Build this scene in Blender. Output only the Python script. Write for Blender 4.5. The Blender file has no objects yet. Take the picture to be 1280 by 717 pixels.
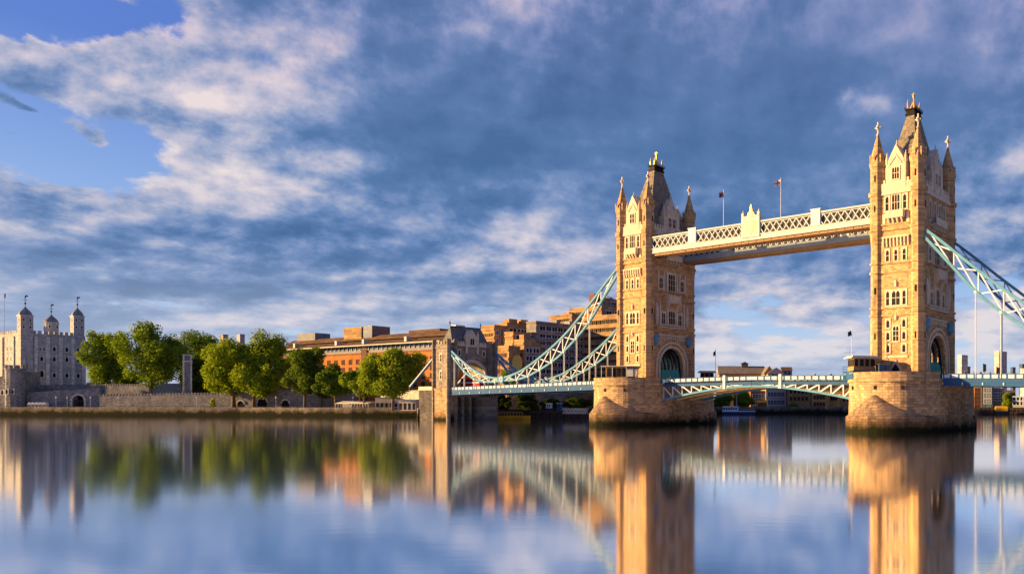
import bpy, bmesh, math, random
from mathutils import Vector, Matrix
R = math.radians
scene = bpy.context.scene
COL = scene.collection

# ------------------------------------------------------------------ camera
F, CX, CY, H = 981.67, 980.0, 500.0, 7.0          # measured on the 1280 x 717 photograph
cam_d = bpy.data.cameras.new('camera')
cam_d.sensor_width = 36.0
cam_d.lens = F / 1280 * 36
cam_d.shift_x = (640 - CX) / 1280
cam_d.shift_y = (CY - 358.5) / 1280
cam_d.clip_start = 0.5
cam_d.clip_end = 20000
cam = bpy.data.objects.new('camera', cam_d)
cam.location = (0, 0, H)
cam.rotation_euler = (R(90), 0, 0)
COL.objects.link(cam)
scene.camera = cam

# ------------------------------------------------------------------ light and exposure
SUN_EL = 13.0
SUN_DIR = Vector((-0.988, -0.13, 0)).normalized()
EXPO = 1.6
scene.view_settings.view_transform = 'Standard'
scene.view_settings.look = 'None'
scene.view_settings.gamma = 1
scene.view_settings.exposure = EXPO
scene.view_settings.use_curve_mapping = False
scene.cycles.use_denoising = True
scene.cycles.max_bounces = 6
scene.cycles.sample_clamp_indirect = 6

sun_d = bpy.data.lights.new('sun', 'SUN')
sun_d.energy = 5.0
sun_d.angle = R(0.6)
sun_d.color = (1.0, 0.59, 0.23)
sun = bpy.data.objects.new('sun', sun_d)
to_sun = Vector((SUN_DIR.x * math.cos(R(SUN_EL)), SUN_DIR.y * math.cos(R(SUN_EL)), math.sin(R(SUN_EL))))
sun.rotation_euler = to_sun.to_track_quat('Z', 'Y').to_euler()
sun.location = (-200, 0, 200)
COL.objects.link(sun)


class NT:
    """small helper for writing node trees"""
    def __init__(s, tree):
        s.t = tree; s.n = tree.nodes; s.l = tree.links
    def new(s, typ, **kw):
        n = s.n.new(typ)
        for k, v in kw.items():
            setattr(n, k, v)
        return n
    def put(s, sock, v):
        if v is None: return
        if hasattr(v, 'is_output'): s.l.new(v, sock)
        else: sock.default_value = v
    def math(s, op, a, b=None, c=None, clamp=False):
        n = s.new('ShaderNodeMath', operation=op, use_clamp=clamp)
        s.put(n.inputs[0], a); s.put(n.inputs[1], b); s.put(n.inputs[2], c)
        return n.outputs[0]
    def noise(s, vec, scale, detail=4, rough=0.55, dist=0.0):
        n = s.new('ShaderNodeTexNoise')
        s.put(n.inputs['Vector'], vec); n.inputs['Scale'].default_value = scale
        n.inputs['Detail'].default_value = detail; n.inputs['Roughness'].default_value = rough
        n.inputs['Distortion'].default_value = dist
        return n.outputs[0]
    def mix(s, fac, a, b, blend='MIX'):
        n = s.new('ShaderNodeMix', data_type='RGBA', blend_type=blend)
        s.put(n.inputs[0], fac); s.put(n.inputs[6], a); s.put(n.inputs[7], b)
        return n.outputs[2]
    def rng(s, v, a, b, c=0.0, d=1.0, smooth=False):
        n = s.new('ShaderNodeMapRange', interpolation_type='SMOOTHSTEP' if smooth else 'LINEAR')
        s.put(n.inputs[0], v)
        for i, x in enumerate((a, b, c, d)): n.inputs[1 + i].default_value = x
        return n.outputs[0]
    def comb(s, x, y, z):
        n = s.new('ShaderNodeCombineXYZ')
        s.put(n.inputs[0], x); s.put(n.inputs[1], y); s.put(n.inputs[2], z)
        return n.outputs[0]
    def sep(s, v):
        n = s.new('ShaderNodeSeparateXYZ'); s.put(n.inputs[0], v)
        return n.outputs[0], n.outputs[1], n.outputs[2]
    def ramp(s, v, stops):
        n = s.new('ShaderNodeValToRGB'); s.put(n.inputs[0], v)
        e = n.color_ramp.elements
        while len(e) < len(stops): e.new(0.5)
        for q, (p, c) in zip(e, stops):
            q.position = p; q.color = (*c, 1)
        return n.outputs[0]


def srgb(r, g, b):
    f = lambda c: (c / 12.92 if c <= 0.04045 else ((c + 0.055) / 1.055) ** 2.4)
    return tuple(f(c / 255) for c in (r, g, b))


# ------------------------------------------------------------------ sky
def build_sky():
    w = bpy.data.worlds.new('World')
    scene.world = w
    w.use_nodes = True
    t = NT(w.node_tree)
    t.n.clear()
    STR = 0.1
    K = 1.0 / (STR * 2 ** EXPO)
    def C(r, g, b, a=1.0):
        return tuple(c * K * a for c in srgb(r, g, b))
    sky = t.new('ShaderNodeTexSky', sky_type='NISHITA')
    sky.sun_disc = False
    sky.sun_elevation = R(SUN_EL)
    sky.sun_rotation = math.atan2(SUN_DIR.x, SUN_DIR.y)
    tc = t.new('ShaderNodeTexCoord').outputs['Generated']
    x, y, z = t.sep(tc)
    hor = t.math('SQRT', t.math('ADD', t.math('MULTIPLY', x, x), t.math('MULTIPLY', y, y)))
    az = t.math('ARCTAN2', x, y)
    el = t.math('ARCTAN2', z, hor)
    # cloud sheet coordinates, foreshortened towards the horizon
    zz = t.math('ADD', t.math('MAXIMUM', z, 0.0), 0.10)
    ux, uy = t.math('DIVIDE', x, zz), t.math('DIVIDE', y, zz)
    P = t.comb(t.math('MULTIPLY', ux, 0.8), t.math('MULTIPLY', uy, 1.25), 0.0)
    # local billow coordinates (angle space), flattened a little near the horizon
    q1 = t.math('MULTIPLY', t.math('LOGARITHM', t.math('ADD', t.math('MAXIMUM', el, 0.0), 0.16), 2.71828), 0.62)
    def Qv(da, de, zoff): return t.comb(t.math('ADD', az, da), t.math('ADD', q1, de), zoff)
    def billow(da, de):
        return t.noise(Qv(da, de, 2.0), 7.5, 10, 0.58, 0.12)
    n_big = t.noise(Qv(0, 0, 9.0), 2.6, 5, 0.5, 0.2)
    n0 = billow(0, 0)
    n1 = billow(-0.022, 0.026)
    n_lay = t.noise(P, 1.5, 8, 0.58, 0.3)
    n_lay2 = t.noise(t.comb(t.math('MULTIPLY', ux, 0.75), t.math('ADD', t.math('MULTIPLY', uy, 1.25), 0.25), 0.0), 1.5, 8, 0.58, 0.3)
    relief = t.math('SUBTRACT', n0, n1)
    def heap(da, de): return t.noise(Qv(da, de, 51.0), 3.4, 4, 0.5, 0.1)
    relief = t.math('ADD', relief, t.math('MULTIPLY', t.math('SUBTRACT', heap(0, 0), heap(-0.05, 0.055)), 0.55))
    def puff(da, de): return t.noise(Qv(da, de, 31.0), 17.0, 8, 0.6, 0.15)
    relief = t.math('ADD', relief, t.math('MULTIPLY', t.math('SUBTRACT', puff(0, 0), puff(-0.010, 0.012)), 0.38))
    wx = t.math('SUBTRACT', t.noise(Qv(0, 0, 5.0), 5.0, 6, 0.6), 0.5)
    wy = t.math('SUBTRACT', t.noise(Qv(0, 0, 15.0), 5.0, 6, 0.6), 0.5)
    azw = t.math('ADD', az, t.math('MULTIPLY', wx, 0.18))
    elw = t.math('ADD', el, t.math('MULTIPLY', wy, 0.12))
    def blob(px, py, rx, ry, amp):
        ta = (px - CX) / F
        a = math.atan(ta)
        e = math.atan((CY - py) / F * math.cos(a))
        sa = rx / F * math.cos(a) ** 2
        se = ry / F * math.cos(a)
        u = t.math('MULTIPLY', t.math('SUBTRACT', azw, a), 1 / sa)
        v = t.math('MULTIPLY', t.math('SUBTRACT', elw, e), 1 / se)
        q = t.math('ADD', t.math('MULTIPLY', u, u), t.math('MULTIPLY', v, v))
        return t.math('MULTIPLY', t.math('EXPONENT', t.math('MULTIPLY', q, -1.0)), amp)
    def total(start, blobs):
        s_ = start
        for b in blobs: s_ = t.math('ADD', s_, blob(*b))
        return s_
    # where it is overcast (positive) and where blue shows through (negative)
    cover = t.math('ADD', t.math('MULTIPLY', t.math('SUBTRACT', n_big, 0.5), 0.7),
                   t.math('MULTIPLY', t.math('SUBTRACT', n0, 0.5), 1.9))
    cover = t.math('ADD', cover, t.math('MULTIPLY', t.math('SUBTRACT', n_lay, 0.5), 0.8))
    cover = t.math('ADD', cover, 0.30)
    cover = total(cover, [(60, 5, 210, 40, -0.9), (60, 170, 140, 56, -0.75), (108, 162, 22, 12, 0.55), (60, 150, 34, 8, 0.35), (12, 135, 34, 9, 0.5), (10, 175, 26, 22, 0.45), (325, 75, 44, 34, -0.62), (20, 30, 90, 16, -0.3), (175, 165, 50, 40, -0.35), (215, 20, 40, 30, -0.3),
                          (110, 80, 150, 34, 0.45), (240, 130, 80, 50, 0.40), (300, 30, 60, 40, 0.35), (420, 170, 150, 140, 0.5),
                          (70, 255, 130, 30, 0.45), (780, 140, 420, 160, 0.9), (1150, 60, 300, 160, 0.7),
                          (560, 285, 160, 20, -0.25), (1080, 190, 25, 50, -0.2), (1250, 190, 30, 30, -0.2),
                          (250, 240, 60, 16, -0.15), (980, 370, 160, 30, -0.12), (250, 330, 400, 50, 0.2)])
    cov = t.rng(cover, 0.0, 0.22, 0, 1, True)
    # brightness of the cloud: 0 dark slate base, 1 lit pinkish white
    smooth_zone = total(0.0, [(820, 150, 330, 140, 0.75), (500, 150, 90, 90, 0.4), (1150, 80, 200, 140, 0.6)])
    rough_amt = t.math('MAXIMUM', t.math('SUBTRACT', 1.0, smooth_zone), 0.28)
    lit = t.math('MULTIPLY', relief, 2.5)
    lit = t.math('ADD', lit, t.math('MULTIPLY', t.math('SUBTRACT', n_lay, n_lay2), 0.75))
    lit = t.math('ADD', lit, t.math('MULTIPLY', t.math('SUBTRACT', n_lay, 0.5), 0.35))
    # thin edges glow, thick cores are grey
    lit = t.math('ADD', lit, t.rng(cover, 0.1, 0.9, 0.16, -0.14))
    lit = t.math('MULTIPLY', lit, rough_amt)
    lit = t.math('ADD', lit, 0.46)
    lit = total(lit, [(110, 80, 150, 40, 0.22), (240, 130, 90, 60, 0.22), (300, 30, 90, 45, 0.25), (385, 120, 90, 100, 0.12),
                      (260, 205, 150, 36, 0.25), (90, 245, 90, 24, 0.34), (360, 250, 60, 30, 0.18),
                      (510, 268, 50, 24, 0.25), (690, 295, 90, 24, 0.12), (600, 310, 130, 30, 0.10),
                      (760, 130, 260, 110, -0.24), (500, 160, 80, 90, -0.22), (1040, 100, 160, 90, -0.20),
                      (930, 230, 200, 70, -0.14), (700, 30, 240, 40, 0.10), (620, 60, 60, 40, 0.1), (1180, 270, 120, 60, -0.05), (270, 350, 200, 24, -0.12),
                      (470, 335, 80, 26, -0.12), (1072, 121, 16, 7, 0.32), (1098, 132, 22, 9, 0.32), (1122, 142, 20, 11, 0.3), (1265, 200, 36, 22, 0.35),
                      (1250, 330, 60, 34, 0.22), (980, 410, 190, 45, 0.30), (640, 390, 300, 26, 0.12), (200, 395, 330, 18, 0.12),
                      (1240, 430, 80, 30, 0.35), (1150, 20, 180, 50, 0.12), (820, 290, 60, 20, 0.15), (150, 300, 240, 30, 0.12), (620, 350, 200, 24, 0.08), (150, 175, 60, 30, 0.1)])
    cloud = t.ramp(t.rng(lit, 0.0, 1.1), [(0.0, C(74, 110, 158)), (0.22, C(90, 125, 174)), (0.40, C(120, 146, 192)),
                                          (0.56, C(156, 170, 202)), (0.76, C(198, 196, 214)), (1.0, C(234, 222, 222))])
    vio = t.rng(elw, 0.24, 0.50, 0, 1.0, True)
    cloud = t.mix(vio, cloud, t.mix(1.0, cloud, (1.13, 0.94, 0.97, 1), 'MULTIPLY'))
    blue = t.mix(t.rng(el, 0.05, 0.34, 0, 1), (*C(160, 196, 240), 1), (*C(66, 108, 200), 1))
    blue = t.mix(0.12, blue, sky.outputs[0])
    col = t.mix(cov, blue, cloud)
    pale = t.rng(el, 0.0, 0.18, 0.62, 0.0, True)
    col = t.mix(pale, col, (*C(204, 214, 230), 1))
    # unseen sky behind the viewer and downstream, darkened to deepen the shade
    back = t.rng(t.math('SUBTRACT', t.math('MULTIPLY', x, 0.55), y), -0.55, 0.15, 0.0, 0.7, True)
    col = t.mix(back, col, (*C(50, 92, 165), 1))
    bg = t.new('ShaderNodeBackground')
    t.l.new(col, bg.inputs[0]); bg.inputs[1].default_value = STR
    out = t.new('ShaderNodeOutputWorld')
    t.l.new(bg.outputs[0], out.inputs[0])
    w.cycles.sampling_method = 'MANUAL'
    w.cycles.sample_map_resolution = 512
build_sky()

# ------------------------------------------------------------------ materials
def mk(name, c1, c2=None, scale=0.6, rough=0.8, brick=None, mortar=0.6, bump=0.3, metal=0.0, stain=0.0, algae=None, uv=False, streak=0.0):
    m = bpy.data.materials.new(name)
    m.use_nodes = True
    t = NT(m.node_tree)
    p = t.n['Principled BSDF']
    p.inputs['Roughness'].default_value = rough
    p.inputs['Metallic'].default_value = metal
    p.inputs['Specular IOR Level'].default_value = 0.5 if rough < 0.3 else 0.03
    if c2 is None: c2 = tuple(c * 0.78 for c in c1)
    tcn = t.new('ShaderNodeTexCoord')
    tc = tcn.outputs['Object']
    x, y, z = t.sep(tc)
    n1 = t.noise(tc, scale, 6, 0.6)
    col = t.mix(t.rng(n1, 0.3, 0.7), (*c2, 1), (*c1, 1))
    n2 = t.noise(tc, scale * 0.45, 5, 0.65)
    col = t.mix(1.0, col, t.mix(n2, (0.72, 0.74, 0.78, 1), (1.22, 1.20, 1.14, 1)), 'MULTIPLY')
    h = t.noise(tc, scale * 7, 3)
    if brick:
        if uv: u, v = t.sep(tcn.outputs['UV'])[:2]
        else: u, v = t.math('ADD', x, y), z
        bt = t.new('ShaderNodeTexBrick')
        t.put(bt.inputs['Vector'], t.comb(u, v, 0.0))
        bt.inputs['Color1'].default_value = (1.32, 1.24, 1.10, 1)
        bt.inputs['Color2'].default_value = (0.64, 0.67, 0.73, 1)
        bt.inputs['Mortar'].default_value = (mortar, mortar, mortar, 1)
        bt.inputs['Scale'].default_value = 1.0
        bt.inputs['Mortar Size'].default_value = min(brick) * 0.07
        bt.inputs['Mortar Smooth'].default_value = 0.3
        bt.inputs['Brick Width'].default_value = brick[0]
        bt.inputs['Row Height'].default_value = brick[1]
        col = t.mix(1.0, col, bt.outputs[0], 'MULTIPLY')
        h = t.math('ADD', t.math('MULTIPLY', h, 0.35), t.math('SUBTRACT', 1.0, bt.outputs['Fac']))
    if stain:
        st = t.noise(t.comb(t.math('MULTIPLY', x, 1.0), t.math('MULTIPLY', y, 1.0), t.math('MULTIPLY', z, 0.22)), 0.55, 6, 0.65)
        col = t.mix(t.rng(st, 0.52, 0.75, 0, stain), col, t.mix(1.0, col, (0.35, 0.33, 0.32, 1), 'MULTIPLY'))
    if algae:
        lo, hi = algae
        wob = t.math('ADD', z, t.math('MULTIPLY', t.math('SUBTRACT', t.noise(t.comb(x, y, t.math('MULTIPLY', z, 0.4)), 0.35, 7, 0.7), 0.5), 4.5))
        col = t.mix(t.rng(wob, lo + 2.2 * (hi - lo), hi, 0.0, 0.75), col, t.mix(1.0, col, (0.52, 0.45, 0.33, 1), 'MULTIPLY'))
        col = t.mix(t.rng(wob, hi, lo, 0.0, 1.0), col, (0.014, 0.016, 0.008, 1))
    t.l.new(col, p.inputs['Base Color'])
    if bump:
        b = t.new('ShaderNodeBump')
        b.inputs['Strength'].default_value = bump
        b.inputs['Distance'].default_value = 0.12
        t.l.new(h, b.inputs['Height'])
        t.l.new(b.outputs[0], p.inputs['Normal'])
    return m


M = {}
M['granite'] = mk('granite', (0.54, 0.36, 0.195), (0.40, 0.275, 0.155), 0.35, 0.85, (1.05, 0.46), 0.68, 0.5, stain=0.85)
M['pale_stone'] = mk('pale_stone', (0.64, 0.56, 0.43), (0.47, 0.41, 0.32), 0.8, 0.8, None, stain=0.4)
M['pier'] = mk('pier_granite', (0.46, 0.335, 0.205), (0.33, 0.24, 0.15), 0.3, 0.85, (1.3, 0.62), 0.55, 0.6, stain=0.85, algae=(0.7, 2.0), uv=True)
M['pier_plain'] = mk('pier_granite_cap', (0.46, 0.335, 0.205), (0.33, 0.24, 0.15), 0.4, 0.85, (1.4, 0.6), 0.6, 0.5, stain=0.9, algae=(0.7, 2.2))
M['pier_dark'] = mk('weathered_granite', (0.35, 0.26, 0.18), (0.15, 0.115, 0.085), 0.5, 0.9, (1.4, 0.6), 0.55, 0.5, stain=0.9, algae=(0.7, 2.2))
M['slate'] = mk('slate', (0.25, 0.225, 0.185), (0.16, 0.147, 0.125), 0.9, 0.6, (0.5, 0.35), 0.7, 0.3)
M['grey_slate'] = mk('grey_slate', (0.17, 0.185, 0.20), (0.11, 0.12, 0.13), 0.9, 0.6, (0.5, 0.35), 0.7, 0.3)
M['glass'] = mk('window_glass', (0.025, 0.03, 0.04), (0.012, 0.015, 0.02), 1.5, 0.6, bump=0)
M['blue'] = mk('blue_paint', (0.035, 0.105, 0.25), (0.028, 0.085, 0.20), 0.7, 0.45, bump=0.05)
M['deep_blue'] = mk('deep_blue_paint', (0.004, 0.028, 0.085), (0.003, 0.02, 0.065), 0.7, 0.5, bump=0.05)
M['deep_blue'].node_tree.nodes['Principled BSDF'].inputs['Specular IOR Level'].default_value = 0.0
M['cyan'] = mk('pale_blue_paint', (0.105, 0.285, 0.44), (0.08, 0.22, 0.35), 0.5, 0.45, bump=0.05)
M['white'] = mk('white_paint', (0.56, 0.63, 0.70), (0.44, 0.50, 0.56), 0.7, 0.5, bump=0.05)
M['cream'] = mk('cream_paint', (0.52, 0.55, 0.54), (0.41, 0.43, 0.42), 0.7, 0.5, bump=0.08)
M['dark_glazing'] = mk('dark_glazing', (0.10, 0.105, 0.11), (0.06, 0.065, 0.07), 0.7, 0.6, bump=0)
M['steel_blue'] = mk('grey_blue_paint', (0.24, 0.31, 0.40), (0.19, 0.25, 0.33), 0.7, 0.6, bump=0.05)
M['gold_lit_cream'] = mk('gold_lit_cream_paint', (0.80, 0.62, 0.30), (0.66, 0.50, 0.24), 0.7, 0.6, bump=0.08)  # cream for the inner girders with golden light put into the colour
M['gold'] = mk('gilding', (0.80, 0.52, 0.12), (0.6, 0.38, 0.08), 2, 0.35, metal=0.6, bump=0.1)
M['black'] = mk('black_iron', (0.02, 0.02, 0.022), None, 1, 0.5, bump=0.1)
M['soffit'] = mk('walkway_soffit', (0.33, 0.22, 0.13), (0.24, 0.16, 0.10), 0.6, 0.7, bump=0.2)
M['asphalt'] = mk('asphalt', (0.055, 0.055, 0.055), None, 0.5, 0.9, bump=0.1)
M['wood'] = mk('cabin_timber', (0.42, 0.25, 0.10), (0.32, 0.18, 0.08), 1.2, 0.6, bump=0.1)
M['red'] = mk('red_paint', (0.50, 0.02, 0.02), None, 1, 0.4, bump=0)
M['flag_dark'] = mk('dark_flag_cloth', (0.03, 0.035, 0.07), None, 2, 0.8, bump=0)
M['flag_white'] = mk('white_flag_cloth', (0.75, 0.75, 0.75), None, 2, 0.8, bump=0)
M['flag_red'] = mk('red_flag_cloth', (0.55, 0.03, 0.05), None, 2, 0.8, bump=0)
M['ragstone'] = mk('ragstone', (0.34, 0.35, 0.36), (0.20, 0.21, 0.215), 0.25, 0.9, (0.9, 0.45), 0.75, 0.5, stain=0.5)
M['shade_toned_stone'] = mk('shade_toned_stone', (0.125, 0.12, 0.12), (0.08, 0.078, 0.078), 0.3, 0.9, (1.0, 0.5), 0.7, 0.5, stain=0.5)  # viaduct stone darkened, the shade of the trees put into its colour
M['gate_stone'] = mk('gate_stone', (0.31, 0.285, 0.25), (0.20, 0.185, 0.165), 0.35, 0.85, (1.05, 0.46), 0.68, 0.5, stain=0.8)
M['keep_stone'] = mk('keep_stone', (0.54, 0.55, 0.55), (0.36, 0.37, 0.375), 0.3, 0.9, (0.8, 0.4), 0.75, 0.5, stain=0.35)
M['portland'] = mk('portland_stone', (0.72, 0.72, 0.69), (0.60, 0.60, 0.57), 0.5, 0.85, (1.0, 0.6), 0.8, 0.3, stain=0.3)
M['lead'] = mk('lead_roof', (0.22, 0.24, 0.27), (0.16, 0.175, 0.2), 0.8, 0.5, bump=0.2)
M['orange_brick'] = mk('orange_brick', (0.46, 0.20, 0.075), (0.37, 0.155, 0.06), 0.2, 0.85, (0.6, 0.3), 0.8, 0.3, stain=0.25)
M['brown_roof'] = mk('brown_roof', (0.15, 0.10, 0.07), (0.10, 0.07, 0.05), 0.2, 0.7, (3.0, 0.35), 0.7, 0.4)
M['concrete'] = mk('brown_concrete', (0.40, 0.265, 0.145), (0.29, 0.19, 0.105), 0.25, 0.85, (4.0, 1.4), 0.85, 0.3, stain=0.45)
M['grey_concrete'] = mk('grey_concrete', (0.27, 0.27, 0.27), (0.20, 0.20, 0.20), 0.3, 0.85, (3, 1.2), 0.85, 0.2, stain=0.4)
M['tan_brick'] = mk('tan_brick', (0.42, 0.27, 0.13), (0.32, 0.20, 0.10), 0.3, 0.85, (0.6, 0.3), 0.8, 0.3, stain=0.4)
M['yellow_brick'] = mk('yellow_brick', (0.50, 0.29, 0.10), (0.42, 0.24, 0.09), 0.3, 0.85, (0.6, 0.3), 0.8, 0.3, stain=0.3)
M['red_brick'] = mk('dark_red_brick', (0.24, 0.12, 0.085), (0.17, 0.09, 0.065), 0.3, 0.85, (0.6, 0.3), 0.8, 0.3, stain=0.4)
M['grey_render'] = mk('grey_render', (0.38, 0.36, 0.36), (0.30, 0.28, 0.28), 0.3, 0.8, stain=0.3)
M['yellow_paint'] = mk('yellow_paint', (0.62, 0.36, 0.03), (0.48, 0.27, 0.03), 0.6, 0.6, stain=0.5)
M['blue_glass'] = mk('blue_glass', (0.06, 0.11, 0.19), (0.04, 0.08, 0.14), 0.3, 0.2, (3, 3.2), 0.4, 0)
M['quay'] = mk('quay_masonry', (0.25, 0.24, 0.22), (0.13, 0.125, 0.115), 0.25, 0.9, (1.2, 0.6), 0.5, 0.6, stain=0.9, algae=(1.5, 2.5))
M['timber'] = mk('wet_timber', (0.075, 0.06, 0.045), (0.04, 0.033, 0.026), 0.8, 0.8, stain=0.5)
M['ground'] = mk('ground_paving', (0.25, 0.235, 0.21), (0.17, 0.16, 0.145), 0.1, 0.9)
M['canvas'] = mk('white_canvas', (0.72, 0.72, 0.72), (0.62, 0.62, 0.62), 0.8, 0.8, bump=0)
M['bark'] = mk('bark', (0.22, 0.155, 0.10), (0.10, 0.075, 0.05), 1.4, 0.9, bump=0.5)
M['skin'] = mk('skin', (0.5, 0.32, 0.24), None, 3, 0.6, bump=0)
M['hair'] = mk('hair', (0.03, 0.02, 0.015), None, 3, 0.7, bump=0)
M['navy'] = mk('navy_cloth', (0.03, 0.04, 0.09), None, 3, 0.8, bump=0)
M['far_pale'] = mk('hazed_pale_cladding', (0.62, 0.58, 0.57), (0.52, 0.49, 0.49), 0.05, 0.6, (7, 3.4), 0.62, 0)  # far cladding lightened, distance haze put into the colour
M['far_grid'] = mk('hazed_red_white_cladding', (0.66, 0.56, 0.54), (0.55, 0.45, 0.43), 0.05, 0.6, (5, 3.6), 0.55, 0)  # grid cladding with haze mixed into its colours
M['cloth_red'] = mk('red_cloth', (0.45, 0.04, 0.03), None, 3, 0.8, bump=0)
M['cloth_grey'] = mk('grey_cloth', (0.16, 0.16, 0.17), None, 3, 0.8, bump=0)
M['bright_green'] = mk('yellow_green_leaf', (0.55, 0.62, 0.06), (0.4, 0.5, 0.04), 3, 0.7, bump=0)


def leaf_mat(name, lo, hi):
    m = bpy.data.materials.new(name)
    m.use_nodes = True
    t = NT(m.node_tree); t.n.clear()
    g = t.new('ShaderNodeNewGeometry')
    tc = t.new('ShaderNodeTexCoord').outputs['Object']
    n = t.noise(tc, 0.22, 4)
    f = t.math('ADD', t.math('MULTIPLY', g.outputs['Random Per Island'], 0.6), t.math('MULTIPLY', n, 0.5))
    c = t.mix(t.rng(f, 0.15, 0.95), (*lo, 1), (*hi, 1))
    d = t.new('ShaderNodeBsdfDiffuse'); t.l.new(c, d.inputs[0])
    tr = t.new('ShaderNodeBsdfTranslucent'); t.l.new(t.mix(1.0, c, (1.1, 1.15, 0.6, 1), 'MULTIPLY'), tr.inputs[0])
    mx = t.new('ShaderNodeMixShader'); mx.inputs[0].default_value = 0.4
    t.l.new(d.outputs[0], mx.inputs[1]); t.l.new(tr.outputs[0], mx.inputs[2])
    o = t.new('ShaderNodeOutputMaterial'); t.l.new(mx.outputs[0], o.inputs[0])
    return m
M['leaf_bright'] = leaf_mat('plane_tree_leaf', (0.12, 0.19, 0.012), (0.29, 0.36, 0.03))
M['leaf_mid'] = leaf_mat('mid_green_leaf', (0.085, 0.15, 0.014), (0.22, 0.30, 0.03))
M['leaf_shade'] = leaf_mat('shaded_green_leaf', (0.02, 0.035, 0.010), (0.06, 0.085, 0.018))  # darker leaf for trees below the span, shade put into the colour
M['leaf_dark'] = leaf_mat('dark_green_leaf', (0.055, 0.105, 0.014), (0.15, 0.22, 0.028))


def water_mat():
    m = bpy.data.materials.new('river_water')
    m.use_nodes = True
    t = NT(m.node_tree); t.n.clear()
    tc = t.new('ShaderNodeTexCoord').outputs['Object']
    x, y, z = t.sep(tc)
    v = t.comb(t.math('MULTIPLY', x, 0.35), y, 0.0)
    n = t.math('ADD', t.math('MULTIPLY', t.noise(v, 0.05, 2), 0.25), t.math('MULTIPLY', t.noise(v, 1.1, 4, 0.6), 0.07))
    b = t.new('ShaderNodeBump'); b.inputs['Strength'].default_value = 0.2; b.inputs['Distance'].default_value = 0.25
    t.l.new(n, b.inputs['Height'])
    gl = t.new('ShaderNodeBsdfGlossy'); gl.inputs['Color'].default_value = (0.97, 0.98, 1.0, 1)
    gl.inputs['Roughness'].default_value = 0.076
    t.l.new(b.outputs[0], gl.inputs['Normal'])
    df = t.new('ShaderNodeBsdfDiffuse'); df.inputs['Color'].default_value = (0.02, 0.035, 0.05, 1)
    lw = t.new('ShaderNodeLayerWeight'); lw.inputs[0].default_value = 0.5
    mx = t.new('ShaderNodeMixShader')
    t.l.new(t.rng(lw.outputs['Facing'], 0.0, 0.75, 0.25, 0.96), mx.inputs[0])
    t.l.new(df.outputs[0], mx.inputs[1]); t.l.new(gl.outputs[0], mx.inputs[2])
    o = t.new('ShaderNodeOutputMaterial'); t.l.new(mx.outputs[0], o.inputs[0])
    return m
M['water'] = water_mat()


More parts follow.
